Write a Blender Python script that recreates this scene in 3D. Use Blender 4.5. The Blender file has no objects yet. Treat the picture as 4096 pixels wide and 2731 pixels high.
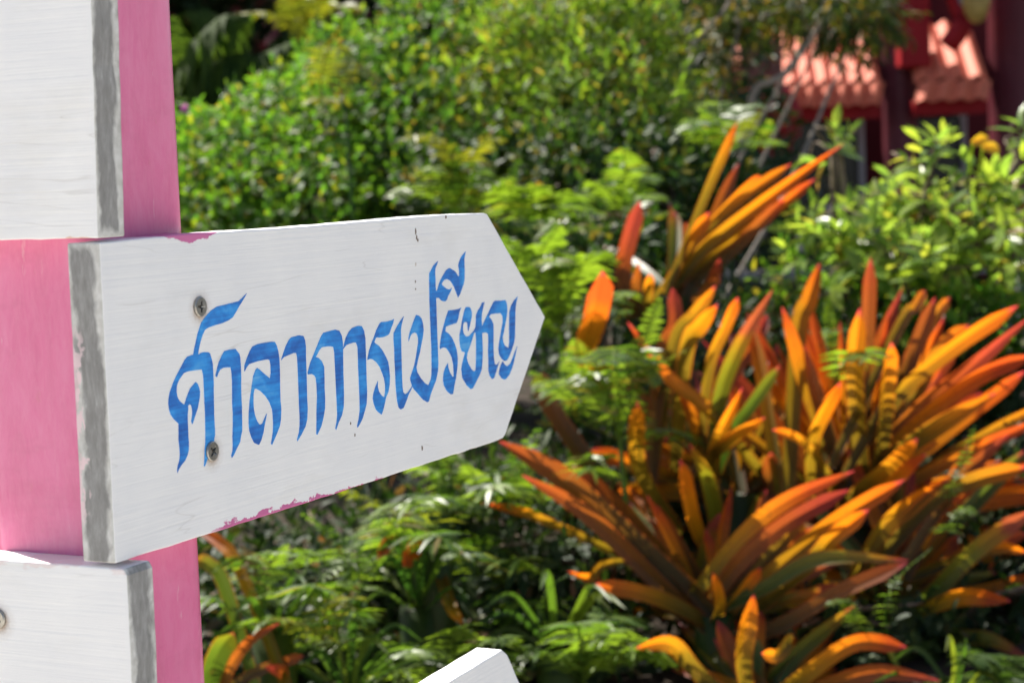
import bpy, bmesh, math, random
import numpy as np
from mathutils import Vector, Matrix
from mathutils.geometry import tessellate_polygon

random.seed(7)
rng = np.random.default_rng(7)
S = bpy.context.scene
COL = S.collection

# ------------------------------------------------------------------ camera
F = 7600.0                 # focal length in photo pixels (4096 wide)
PITCH, ROLL = math.atan(650 / F), math.atan(0.037)
CAM = Vector((0, 0, 1.5))
_fw = Vector((0, math.cos(PITCH), -math.sin(PITCH)))
_r0 = Vector((1, 0, 0)); _u0 = Vector((0, math.sin(PITCH), math.cos(PITCH)))
_u = _u0 * math.cos(ROLL) + _r0 * math.sin(ROLL)
_r = _r0 * math.cos(ROLL) - _u0 * math.sin(ROLL)
cam = bpy.data.cameras.new('camera')
cam.sensor_width = 36; cam.lens = 36 * F / 4096
cam.clip_start = 0.05; cam.clip_end = 1000
cam.dof.use_dof = True; cam.dof.focus_distance = 1.12; cam.dof.aperture_fstop = 12.6
camo = bpy.data.objects.new('camera', cam)
m3 = Matrix((_r, _u, -_fw)).transposed().to_4x4(); m3.translation = CAM
camo.matrix_world = m3
COL.objects.link(camo); S.camera = camo

def ray(px, py):
    return _fw + _r * ((px - 2048) / F) - _u * ((py - 1365.5) / F)
def P(px, py, z):
    return CAM + ray(px, py) * z
def proj(p):
    d = p - CAM; z = d.dot(_fw)
    return 2048 + F * d.dot(_r) / z, 1365.5 - F * d.dot(_u) / z, z

# ------------------------------------------------------------------ light
SUN_AZ, SUN_EL = math.radians(-40), math.radians(50)     # azimuth from +Y towards +X
W = bpy.data.worlds.new('World'); S.world = W; W.use_nodes = True
sky = W.node_tree.nodes.new('ShaderNodeTexSky'); sky.sky_type = 'NISHITA'; sky.sun_disc = False
sky.dust_density = 2.2; sky.ozone_density = 0.8; sky.sun_elevation = SUN_EL; sky.sun_rotation = SUN_AZ
bg = W.node_tree.nodes['Background']; bg.inputs[1].default_value = 0.078
W.node_tree.links.new(sky.outputs[0], bg.inputs[0])
sl = bpy.data.lights.new('sun', 'SUN'); sl.energy = 5.0; sl.angle = math.radians(0.53); sl.color = (1, 0.95, 0.86)
so = bpy.data.objects.new('sun', sl); COL.objects.link(so)
SUN = Vector((math.sin(SUN_AZ) * math.cos(SUN_EL), math.cos(SUN_AZ) * math.cos(SUN_EL), math.sin(SUN_EL)))
so.rotation_euler = SUN.to_track_quat('Z', 'Y').to_euler()
S.view_settings.view_transform = 'Standard'; S.view_settings.look = 'None'
S.view_settings.gamma = 1; S.view_settings.use_curve_mapping = False
S.view_settings.exposure = 1.13
S.render.engine = 'CYCLES'
S.cycles.use_denoising = True
S.cycles.max_bounces = 8; S.cycles.transparent_max_bounces = 8

# ------------------------------------------------------------------ materials
def new_mat(name):
    m = bpy.data.materials.new(name); m.use_nodes = True
    nt = m.node_tree
    return m, nt, nt.nodes, nt.links, nt.nodes['Principled BSDF']

def ramp(N, stops, interp='LINEAR'):
    r = N.new('ShaderNodeValToRGB'); r.color_ramp.interpolation = interp
    e = r.color_ramp.elements
    while len(e) < len(stops): e.new(0.5)
    for i, (p, c) in enumerate(stops):
        e[i].position = p; e[i].color = (*c, 1) if len(c) == 3 else c
    return r

def noise(N, L, vec, scale, detail=3, rough=0.5, dist=0.0):
    n = N.new('ShaderNodeTexNoise'); n.inputs['Scale'].default_value = scale
    n.inputs['Detail'].default_value = detail; n.inputs['Roughness'].default_value = rough
    n.inputs['Distortion'].default_value = dist
    if vec is not None: L.new(vec, n.inputs['Vector'])
    return n

def mapping(N, L, vec, scale):
    m = N.new('ShaderNodeMapping'); m.inputs['Scale'].default_value = scale
    L.new(vec, m.inputs['Vector']); return m.outputs[0]

def math_n(N, L, op, a, b=None, clamp=False):
    m = N.new('ShaderNodeMath'); m.operation = op; m.use_clamp = clamp
    for i, v in enumerate((a, b)):
        if v is None: continue
        if isinstance(v, (int, float)): m.inputs[i].default_value = v
        else: L.new(v, m.inputs[i])
    return m.outputs[0]

def mixc(N, L, fac, a, b):
    m = N.new('ShaderNodeMix'); m.data_type = 'RGBA'
    for s, v in ((0, fac), (6, a), (7, b)):
        if hasattr(v, 'is_linked') or hasattr(v, 'links'): L.new(v, m.inputs[s])
        elif s == 0: m.inputs[0].default_value = v
        else: m.inputs[s].default_value = (*v, 1)
    return m.outputs[2]

def leaf_mat(name, stops, trans=0.45, rough=0.38, tint=(1.0, 1.0, 0.75), spec=0.5, along=None, refl=0.62):
    """stops: colour per leaf (random); along: optional ramp along the leaf (uv.x), mixed by its alpha-free colours"""
    m, nt, N, L, B = new_mat(name)
    oi = N.new('ShaderNodeObjectInfo')
    at = N.new('ShaderNodeAttribute'); at.attribute_name = 'rnd'
    v = math_n(N, L, 'FRACT', math_n(N, L, 'ADD', oi.outputs['Random'], at.outputs['Fac']))
    r = ramp(N, stops); L.new(v, r.inputs[0])
    colr = r.outputs[0]
    if along:
        uv = N.new('ShaderNodeUVMap'); sep = N.new('ShaderNodeSeparateXYZ'); L.new(uv.outputs[0], sep.inputs[0])
        tc = N.new('ShaderNodeTexCoord')
        nz = noise(N, L, tc.outputs['Object'], 14, 3)
        u = math_n(N, L, 'ADD', sep.outputs[0], math_n(N, L, 'MULTIPLY', math_n(N, L, 'SUBTRACT', nz.outputs[0], 0.5), 0.22))
        sh = math_n(N, L, 'MULTIPLY', math_n(N, L, 'SUBTRACT', v, 0.5), 0.50)
        ra = ramp(N, along); L.new(math_n(N, L, 'ADD', u, sh, True), ra.inputs[0])
        colr = mixc(N, L, 0.18, ra.outputs[0], colr)
        # true tip: pink-red for the last few percent
        tip = ramp(N, [(0.945, (0, 0, 0)), (0.985, (1, 1, 1))]); L.new(sep.outputs[0], tip.inputs[0])
        colr = mixc(N, L, tip.outputs[0], colr, (0.62, 0.075, 0.11))
        # fibrous lengthwise streaks
        st = noise(N, L, mapping(N, L, uv.outputs[0], (3, 40, 1)), 1.0, 3)
        k = math_n(N, L, 'ADD', math_n(N, L, 'MULTIPLY', st.outputs[0], 1.1), 0.42)
        mm = N.new('ShaderNodeMix'); mm.data_type = 'RGBA'; mm.blend_type = 'MULTIPLY'; mm.inputs[0].default_value = 1
        L.new(colr, mm.inputs[6]); L.new(k, mm.inputs[7]); colr = mm.outputs[2]
        spn = noise(N, L, tc.outputs['Object'], 55, 4, 0.7); spr = ramp(N, [(0.60, (0, 0, 0)), (0.72, (1, 1, 1))]); L.new(spn.outputs[0], spr.inputs[0])
        colr = mixc(N, L, math_n(N, L, 'MULTIPLY', spr.outputs[0], 0.65), colr, (0.14, 0.06, 0.02))      # scorch and spots
        edge = math_n(N, L, 'ABSOLUTE', math_n(N, L, 'SUBTRACT', sep.outputs[1], 0.5))
        er = ramp(N, [(0.43, (0, 0, 0)), (0.49, (1, 1, 1))]); L.new(edge, er.inputs[0])
        colr = mixc(N, L, math_n(N, L, 'MULTIPLY', er.outputs[0], 0.5), colr, (0.62, 0.10, 0.02))
    dm = N.new('ShaderNodeMix'); dm.data_type = 'RGBA'; dm.blend_type = 'MULTIPLY'; dm.inputs[0].default_value = 1     # a leaf lets through more than it reflects
    L.new(colr, dm.inputs[6]); dm.inputs[7].default_value = (refl, refl, refl, 1)
    L.new(dm.outputs[2], B.inputs['Base Color']); B.inputs['Roughness'].default_value = rough
    B.inputs['Specular IOR Level'].default_value = spec
    tr = N.new('ShaderNodeBsdfTranslucent')
    tm = N.new('ShaderNodeMix'); tm.data_type = 'RGBA'; tm.blend_type = 'MULTIPLY'; tm.inputs[0].default_value = 1
    L.new(colr, tm.inputs[6]); tm.inputs[7].default_value = (*tint, 1)
    L.new(tm.outputs[2], tr.inputs[0])
    mx = N.new('ShaderNodeMixShader'); mx.inputs[0].default_value = trans
    L.new(B.outputs[0], mx.inputs[1]); L.new(tr.outputs[0], mx.inputs[2])
    L.new(mx.outputs[0], N['Material Output'].inputs[0])
    return m

def plain(name, c, rough=0.6, var=0.15, scale=8, bump=0.0, spec=0.5, metal=0):
    m, nt, N, L, B = new_mat(name)
    tc = N.new('ShaderNodeTexCoord'); n = noise(N, L, tc.outputs['Object'], scale, 5, 0.6)
    a = tuple(x * (1 - var) for x in c); b = tuple(min(1, x * (1 + var)) for x in c)
    r = ramp(N, [(0.3, a), (0.7, b)]); L.new(n.outputs[0], r.inputs[0]); L.new(r.outputs[0], B.inputs['Base Color'])
    B.inputs['Roughness'].default_value = rough; B.inputs['Specular IOR Level'].default_value = spec; B.inputs['Metallic'].default_value = metal
    if bump:
        bp = N.new('ShaderNodeBump'); bp.inputs['Strength'].default_value = 0.6; bp.inputs['Distance'].default_value = bump
        L.new(n.outputs[0], bp.inputs['Height']); L.new(bp.outputs[0], B.inputs['Normal'])
    return m

# ------------------------------------------------------------------ object helpers
def link(o, parent=None):
    COL.objects.link(o)
    if parent is not None: o.parent = parent
    return o
def mesh_obj(name, verts, faces, mat=None, parent=None, uvs=None, smooth=True, mats=None, fmat=None):
    me = bpy.data.meshes.new(name)
    me.from_pydata([tuple(v) for v in verts], [], faces)
    for m in (mats or ([mat] if mat else [])): me.materials.append(m)
    if fmat is not None: me.polygons.foreach_set('material_index', fmat)
    if smooth: me.polygons.foreach_set('use_smooth', [True] * len(me.polygons))
    if uvs is not None:
        l = me.uv_layers.new(name='UVMap')
        vi = np.zeros(len(me.loops), dtype=np.int32); me.loops.foreach_get('vertex_index', vi)
        l.data.foreach_set('uv', np.asarray(uvs, dtype=np.float32)[vi].ravel())
    me.update()
    return link(bpy.data.objects.new(name, me), parent)
def empty(name, loc, label, cat, group=None):
    o = bpy.data.objects.new(name, None); o.location = loc; o.empty_display_size = 0.05
    o['label'] = label; o['category'] = cat
    if group: o['group'] = group
    return link(o)
def struct(o): o['kind'] = 'structure'; return o
def rel(root, pts):      # world points -> root-local (roots are never rotated)
    return [Vector(p) - root.location for p in pts]

def box_vf(x0, x1, y0, y1, z0, z1):
    v = [(x, y, z) for x in (x0, x1) for y in (y0, y1) for z in (z0, z1)]
    return v, [(0, 1, 3, 2), (4, 6, 7, 5), (0, 4, 5, 1), (2, 3, 7, 6), (0, 2, 6, 4), (1, 5, 7, 3)]
def box(name, a, b, mat, parent=None, bevel=0.0):
    v, f = box_vf(a[0], b[0], a[1], b[1], a[2], b[2])
    o = mesh_obj(name, v, f, mat, parent, smooth=False)
    if bevel:
        md = o.modifiers.new('bevel', 'BEVEL'); md.width = bevel; md.segments = 2; md.limit_method = 'ANGLE'
    return o
def tube_vf(pts, radii, seg=6, v0=0):
    V, Fc = [], []
    n = len(pts)
    for i, p in enumerate(pts):
        t = (pts[min(i + 1, n - 1)] - pts[max(i - 1, 0)])
        t = t.normalized() if t.length > 1e-9 else Vector((0, 0, 1))
        a = t.cross(Vector((0.13, 0.31, 0.94))); a = a.normalized() if a.length > 1e-4 else Vector((1, 0, 0))
        b = t.cross(a)
        for k in range(seg):
            an = 2 * math.pi * k / seg
            V.append(p + (a * math.cos(an) + b * math.sin(an)) * radii[i])
    for i in range(n - 1):
        for k in range(seg):
            k2 = (k + 1) % seg
            Fc.append((v0 + i * seg + k, v0 + i * seg + k2, v0 + (i + 1) * seg + k2, v0 + (i + 1) * seg + k))
    Fc.append(tuple(v0 + (n - 1) * seg + k for k in range(seg)))
    return V, Fc
def lathe_vf(prof, seg=20, c=(0, 0, 0)):
    V = [(c[0] + r * math.cos(2 * math.pi * k / seg), c[1] + r * math.sin(2 * math.pi * k / seg), c[2] + z) for r, z in prof for k in range(seg)]
    Fc = [(i * seg + k, i * seg + (k + 1) % seg, (i + 1) * seg + (k + 1) % seg, (i + 1) * seg + k) for i in range(len(prof) - 1) for k in range(seg)]
    Fc.append(tuple(range(seg))[::-1]); Fc.append(tuple((len(prof) - 1) * seg + k for k in range(seg)))
    return V, Fc
def catmull(pts, n):
    pts = [Vector(p) for p in pts]
    q = [pts[0] * 2 - pts[1]] + pts + [pts[-1] * 2 - pts[-2]]
    out = []
    segs = len(pts) - 1
    for i in range(n):
        t = i / (n - 1) * segs; k = min(int(t), segs - 1); t -= k
        a, b, c, d = q[k:k + 4]
        out.append(0.5 * ((2 * b) + (c - a) * t + (2 * a - 5 * b + 4 * c - d) * t * t + (3 * b - a - 3 * c + d) * t ** 3))
    return out

# ------------------------------------------------------------------ terrain
def smooth(a, b, x):
    t = max(0, min(1, (x - a) / (b - a))); return t * t * (3 - 2 * t)
def hgt(x, y):
    r = 0.74 * smooth(1.75, 2.75, y) + 0.16 * smooth(2.8, 4, y) - 0.90 * smooth(6.5, 10, y)
    r *= 1 - smooth(14, 26, abs(x))
    return r + (0.03 * math.sin(3.1 * x + 1.7 * y) + 0.02 * math.sin(7.3 * x - 4.1 * y)) * smooth(1.9, 2.6, y) * (1 - smooth(8, 11, y))
def terrain():
    xs = sorted(set([-300, -120, -60, -35] + [i * 0.5 for i in range(-52, 53)] + [35, 60, 120, 300]))
    ys = sorted(set([-300, -100, -40, -15, -6, -2, 0, 1.2, 1.6] + [1.75 + i * 0.15 for i in range(60)] + [11, 13, 16, 20, 30, 60, 120, 300]))
    V = [(x, y, hgt(x, y)) for y in ys for x in xs]
    nx = len(xs)
    Fc = [(j * nx + i, j * nx + i + 1, (j + 1) * nx + i + 1, (j + 1) * nx + i) for j in range(len(ys) - 1) for i in range(nx - 1)]
    m = plain('soil', (0.030, 0.021, 0.014), 0.95, 0.45, 9, 0.02, 0.2)
    return struct(mesh_obj('ground', V, Fc, m))
terrain()
v, f = box_vf(-40, 40, -30, 1.72, 0.004, 0.03)
struct(mesh_obj('bounce_path', v, f, plain('bounce_path_concrete', (0.50, 0.47, 0.42), 0.85, 0.12, 3, 0.002, 0.3), smooth=False))  # unseen pale paving, added to bounce sunlight up onto the boards

# ------------------------------------------------------------------ signpost
_v2 = ray(5822, 555); D2 = Vector((_v2.x, _v2.y, 0)).normalized()      # along the right-hand boards, away
D1 = Vector((-D2.y, D2.x, 0))                                          # along the left-hand boards
UP = Vector((0, 0, 1))
T2, T1 = 0.0205, 0.0215
q2 = P(430, 1600, 0.95); q2.z = 0
O_ = q2 + D1 * T2 + D2 * T1                                            # front arris of the post, in plan

def hit(px, py, p0, n):
    d = ray(px, py); t = (p0 - CAM).dot(n) / d.dot(n); return CAM + d * t

def pink_mat():
    m, nt, N, L, B = new_mat('pink_enamel')
    tc = N.new('ShaderNodeTexCoord')
    n = noise(N, L, mapping(N, L, tc.outputs['Object'], (38, 38, 14)), 1, 6, 0.68, 0.8)
    r = ramp(N, [(0.25, (0.66, 0.140, 0.285)), (0.5, (0.74, 0.175, 0.345)), (0.75, (0.78, 0.23, 0.41))]); L.new(n.outputs[0], r.inputs[0])
    c = r.outputs[0]
    n2 = noise(N, L, mapping(N, L, tc.outputs['Object'], (120, 120, 20)), 1, 4, 0.65)     # scuffs that show the undercoat
    s = ramp(N, [(0.67, (0, 0, 0)), (0.72, (1, 1, 1))]); L.new(n2.outputs[0], s.inputs[0])
    c = mixc(N, L, math_n(N, L, 'MULTIPLY', s.outputs[0], 0.55), c, (0.80, 0.55, 0.60))
    n4 = noise(N, L, mapping(N, L, tc.outputs['Object'], (90, 90, 60)), 1, 3, 0.6)
    s4 = ramp(N, [(0.69, (0, 0, 0)), (0.73, (1, 1, 1))]); L.new(n4.outputs[0], s4.inputs[0])
    c = mixc(N, L, math_n(N, L, 'MULTIPLY', s4.outputs[0], 0.25), c, (0.62, 0.20, 0.20))
    n5 = noise(N, L, mapping(N, L, tc.outputs['Object'], (260, 260, 70)), 1, 6, 0.75, 0.5)
    r5 = ramp(N, [(0.35, (0, 0, 0)), (0.7, (1, 1, 1))]); L.new(n5.outputs[0], r5.inputs[0])
    c = mixc(N, L, math_n(N, L, 'MULTIPLY', r5.outputs[0], 0.34), c, (0.80, 0.33, 0.47))
    n6 = noise(N, L, mapping(N, L, tc.outputs['Object'], (14, 14, 30)), 1, 4, 0.7); r6 = ramp(N, [(0.55, (0, 0, 0)), (0.8, (1, 1, 1))]); L.new(n6.outputs[0], r6.inputs[0])
    c = mixc(N, L, math_n(N, L, 'MULTIPLY', r6.outputs[0], 0.4), c, (0.50, 0.11, 0.20))
    L.new(c, B.inputs['Base Color']); B.inputs['Roughness'].default_value = 0.28
    n3 = noise(N, L, mapping(N, L, tc.outputs['Object'], (120, 120, 9)), 1, 3)
    bp = N.new('ShaderNodeBump'); bp.inputs['Strength'].default_value = 0.25; bp.inputs['Distance'].default_value = 0.0012
    L.new(n3.outputs[0], bp.inputs['Height']); L.new(bp.outputs[0], B.inputs['Normal'])
    return m

def board_mat(name, extra=None, screws=()):
    """white gloss over fine raised grain; extra(N, L, sep, colour) adds this board's own pink smears"""
    m, nt, N, L, B = new_mat(name)
    tc = N.new('ShaderNodeTexCoord'); ob = tc.outputs['Object']
    g = noise(N, L, mapping(N, L, ob, (7, 40, 420)), 1, 5, 0.62)
    g2 = noise(N, L, mapping(N, L, ob, (16, 40, 150)), 1, 3, 0.5)
    ht = math_n(N, L, 'ADD', math_n(N, L, 'MULTIPLY', g.outputs[0], 0.75), math_n(N, L, 'MULTIPLY', g2.outputs[0], 0.5))
    bp = N.new('ShaderNodeBump'); bp.inputs['Strength'].default_value = 0.5; bp.inputs['Distance'].default_value = 0.0010
    L.new(ht, bp.inputs['Height']); L.new(bp.outputs[0], B.inputs['Normal'])
    big = noise(N, L, ob, 22, 3)
    r = ramp(N, [(0.3, (0.81, 0.81, 0.82)), (0.7, (0.87, 0.865, 0.86))]); L.new(big.outputs[0], r.inputs[0]); c = r.outputs[0]
    gr = ramp(N, [(0.22, (1, 1, 1)), (0.36, (0, 0, 0))]); L.new(g.outputs[0], gr.inputs[0])     # dirt caught in the grain
    c = mixc(N, L, math_n(N, L, 'MULTIPLY', gr.outputs[0], 0.25), c, (0.50, 0.47, 0.42))
    stn = noise(N, L, mapping(N, L, ob, (9, 9, 26)), 1, 4, 0.65); sr = ramp(N, [(0.54, (0, 0, 0)), (0.78, (1, 1, 1))]); L.new(stn.outputs[0], sr.inputs[0])
    c = mixc(N, L, math_n(N, L, 'MULTIPLY', sr.outputs[0], 0.35), c, (0.66, 0.63, 0.57))      # faint water stains
    ck = noise(N, L, mapping(N, L, ob, (5, 40, 62)), 1, 2, 0.4, 0.3)      # hairline checks along the grain
    ckd = math_n(N, L, 'ABSOLUTE', math_n(N, L, 'SUBTRACT', ck.outputs[0], 0.5))
    cr = ramp(N, [(0.0, (1, 1, 1)), (0.006, (0, 0, 0))]); L.new(ckd, cr.inputs[0])
    gate = noise(N, L, ob, 13, 2); gg = ramp(N, [(0.52, (0, 0, 0)), (0.6, (1, 1, 1))]); L.new(gate.outputs[0], gg.inputs[0])
    c = mixc(N, L, math_n(N, L, 'MULTIPLY', math_n(N, L, 'MULTIPLY', cr.outputs[0], gg.outputs[0]), 0.22), c, (0.34, 0.30, 0.26))
    sp = noise(N, L, mapping(N, L, ob, (120, 120, 90)), 1, 2, 0.4); spr = ramp(N, [(0.785, (0, 0, 0)), (0.81, (1, 1, 1))]); L.new(sp.outputs[0], spr.inputs[0])
    c = mixc(N, L, math_n(N, L, 'MULTIPLY', spr.outputs[0], 0.6), c, (0.36, 0.27, 0.17))
    sep = N.new('ShaderNodeSeparateXYZ'); L.new(ob, sep.inputs[0])
    for (sx, sz) in screws:          # rust bleeding from under the screw heads
        dx = math_n(N, L, 'SUBTRACT', sep.outputs[0], sx + 0.0006); dz = math_n(N, L, 'SUBTRACT', sep.outputs[2], sz - 0.0012)
        d = math_n(N, L, 'SQRT', math_n(N, L, 'ADD', math_n(N, L, 'MULTIPLY', dx, dx), math_n(N, L, 'MULTIPLY', dz, dz)))
        nn = noise(N, L, ob, 500, 2)
        d = math_n(N, L, 'ADD', d, math_n(N, L, 'MULTIPLY', math_n(N, L, 'SUBTRACT', nn.outputs[0], 0.5), 0.003))
        rr = ramp(N, [(0.0061, (1, 1, 1)), (0.0082, (0, 0, 0))]); L.new(d, rr.inputs[0])
        c = mixc(N, L, math_n(N, L, 'MULTIPLY', rr.outputs[0], 0.8), c, (0.33, 0.21, 0.12))
    if extra: c = extra(N, L, sep, ob, c)
    L.new(c, B.inputs['Base Color']); B.inputs['Roughness'].default_value = 0.5
    B.inputs['Specular IOR Level'].default_value = 0.35
    return m

def end_mat(name, zmid, half, seed, pinkish=False):
    """sawn end: bare weathered grey in the middle, white paint lapping round the edges"""
    m, nt, N, L, B = new_mat(name)
    tc = N.new('ShaderNodeTexCoord'); ob = tc.outputs['Object']
    sep = N.new('ShaderNodeSeparateXYZ'); L.new(ob, sep.inputs[0])
    ay = math_n(N, L, 'MULTIPLY', math_n(N, L, 'ABSOLUTE', math_n(N, L, 'SUBTRACT', sep.outputs[1], T2 * 0.47)), 1 / 0.0092)
    az = math_n(N, L, 'MULTIPLY', math_n(N, L, 'ABSOLUTE', math_n(N, L, 'SUBTRACT', sep.outputs[2], zmid)), 1 / half)
    az = math_n(N, L, 'POWER', az, 7.0)
    mp = N.new('ShaderNodeMapping'); mp.inputs['Location'].default_value = (seed * 3.1, seed, seed * 1.7); mp.inputs['Scale'].default_value = (95, 95, 60); L.new(ob, mp.inputs['Vector'])
    n1 = noise(N, L, mp.outputs[0], 1, 4, 0.6, 0.4)
    mp0 = N.new('ShaderNodeMapping'); mp0.inputs['Location'].default_value = (seed, seed * 2.3, seed * 5.1); mp0.inputs['Scale'].default_value = (60, 60, 24); L.new(ob, mp0.inputs['Vector'])
    n0 = noise(N, L, mp0.outputs[0], 1, 2, 0.5)
    ay = math_n(N, L, 'ADD', ay, math_n(N, L, 'MULTIPLY', math_n(N, L, 'SUBTRACT', n0.outputs[0], 0.5), 1.6))
    d = math_n(N, L, 'ADD', math_n(N, L, 'MAXIMUM', ay, az), math_n(N, L, 'MULTIPLY', math_n(N, L, 'SUBTRACT', n1.outputs[0], 0.5), 0.9))
    mr = ramp(N, [(0.62, (0, 0, 0)), (0.86, (1, 1, 1))]); L.new(d, mr.inputs[0])
    mp2 = N.new('ShaderNodeMapping'); mp2.inputs['Rotation'].default_value = (0.45, 0, 0); mp2.inputs['Scale'].default_value = (300, 260, 75); L.new(ob, mp2.inputs['Vector'])
    n2 = noise(N, L, mp2.outputs[0], 1, 5, 0.65)
    gr = ramp(N, [(0.25, (0.19, 0.185, 0.175)), (0.5, (0.27, 0.265, 0.255)), (0.66, (0.34, 0.335, 0.325)), (0.80, (0.62, 0.62, 0.62))]); L.new(n2.outputs[0], gr.inputs[0])
    n3 = noise(N, L, ob, 160, 3); wr = ramp(N, [(0.3, (0.50, 0.49, 0.455)), (0.7, (0.68, 0.675, 0.65))]); L.new(n3.outputs[0], wr.inputs[0])
    wc = wr.outputs[0]
    if pinkish:
        pr = ramp(N, [(0.60, (0, 0, 0)), (0.66, (1, 1, 1))])
        yb = math_n(N, L, 'MULTIPLY', sep.outputs[1], 1 / T2); L.new(math_n(N, L, 'ADD', math_n(N, L, 'MULTIPLY', yb, 0.72), math_n(N, L, 'MULTIPLY', math_n(N, L, 'SUBTRACT', n1.outputs[0], 0.5), 1.2)), pr.inputs[0])
        zg = math_n(N, L, 'SUBTRACT', 1.0, math_n(N, L, 'POWER', math_n(N, L, 'MULTIPLY', math_n(N, L, 'ABSOLUTE', math_n(N, L, 'SUBTRACT', sep.outputs[2], zmid - 0.008)), 1 / 0.052), 4.0), True)
        wc = mixc(N, L, math_n(N, L, 'MULTIPLY', pr.outputs[0], zg), wc, (0.78, 0.60, 0.62))
    c = mixc(N, L, mr.outputs[0], gr.outputs[0], wc)
    if pinkish: c = mixc(N, L, math_n(N, L, 'MULTIPLY', math_n(N, L, 'MULTIPLY', pr.outputs[0], zg), 0.9), c, (0.78, 0.60, 0.62))
    # green-black grime along the back arris
    ng = noise(N, L, ob, 90, 4); gm = ramp(N, [(0.80, (0, 0, 0)), (0.95, (1, 1, 1))])
    L.new(math_n(N, L, 'ADD', math_n(N, L, 'MULTIPLY', sep.outputs[1], 0.85 / T2), math_n(N, L, 'MULTIPLY', math_n(N, L, 'SUBTRACT', ng.outputs[0], 0.5), 0.5)), gm.inputs[0])
    c = mixc(N, L, math_n(N, L, 'MULTIPLY', gm.outputs[0], 0.55), c, (0.15, 0.145, 0.10))
    L.new(c, B.inputs['Base Color']); B.inputs['Roughness'].default_value = 0.85
    bp = N.new('ShaderNodeBump'); bp.inputs['Strength'].default_value = 0.6; bp.inputs['Distance'].default_value = 0.0008
    L.new(n2.outputs[0], bp.inputs['Height']); L.new(bp.outputs[0], B.inputs['Normal'])
    return m

base_xy = O_ + (D1 + D2) * 0.045
signpost = empty('signpost', (base_xy.x, base_xy.y, 0.03), 'pink painted signpost carrying white arrow boards with blue lettering', 'signpost')

def post():
    s1, s2, r = 0.084, 0.086, 0.016
    # rounded rectangle in plan: u along D1, w along D2
    cs = [(r, r, math.pi), (s1 - r, r, 1.5 * math.pi), (s1 - r, s2 - r, 0), (r, s2 - r, 0.5 * math.pi)]
    ring = []
    for cx, cy, a0 in cs:
        for k in range(7):
            a = a0 + k / 6 * math.pi / 2; ring.append((cx + r * math.cos(a), cy + r * math.sin(a)))
    zs = [0.03 + i * 0.12 for i in range(20)]
    V = []
    for z in zs:
        for u, w in ring:
            V.append(O_ + D1 * u + D2 * w + UP * z)
    n = len(ring)
    Fc = [(j * n + i, j * n + (i + 1) % n, (j + 1) * n + (i + 1) % n, (j + 1) * n + i) for j in range(len(zs) - 1) for i in range(n)]
    Fc.append(tuple((len(zs) - 1) * n + i for i in range(n)))
    o = mesh_obj('post', rel(signpost, V), Fc, pink_mat(), signpost)
    bm = bmesh.new(); bm.from_mesh(o.data); bmesh.ops.recalc_face_normals(bm, faces=bm.faces); bm.to_mesh(o.data); bm.free()
    o['label'] = 'square pink enamelled post with rounded edges'
    return o
post()

def board(name, p0, X, nout, outline, thick, mats, endtest, label, jitter=0.00022):
    """outline: world points on the front face. Local frame: x along X, y into the board, z up."""
    R = Matrix((X, -nout, UP)).transposed()
    M = Matrix.Translation(p0) @ R.to_4x4(); Mi = M.inverted()
    loc = [Mi @ p for p in outline]
    pts = []
    for i, a in enumerate(loc):
        b = loc[(i + 1) % len(loc)]; n = max(1, int((b - a).length / 0.009))
        for k in range(n):
            q = a.lerp(b, k / n)
            j = jitter if k else 0
            pts.append((q.x + random.uniform(-j, j), q.z + random.uniform(-j, j)))
    n = len(pts)
    V = [(x, 0, z) for x, z in pts] + [(x, thick, z) for x, z in pts]
    area = sum(pts[i][0] * pts[(i + 1) % n][1] - pts[(i + 1) % n][0] * pts[i][1] for i in range(n))
    idx = list(range(n)) if area > 0 else list(range(n))[::-1]
    Fc = [tuple(idx), tuple(n + i for i in idx[::-1])]; fm = [0, 0]
    for a in range(n):
        i, j = idx[a], idx[(a + 1) % n]
        Fc.append((j, i, n + i, n + j))
        fm.append(1 if endtest(pts[i], pts[j]) else 0)
    o = mesh_obj(name, V, Fc, None, signpost, mats=mats, fmat=fm, smooth=False)
    o.matrix_parent_inverse = Matrix.Identity(4)
    o.matrix_local = Matrix.Translation(-signpost.location) @ M
    md = o.modifiers.new('bevel', 'BEVEL'); md.width = 0.0009; md.segments = 2; md.limit_method = 'ANGLE'; md.angle_limit = math.radians(35)
    o['label'] = label
    return o, Mi

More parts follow.
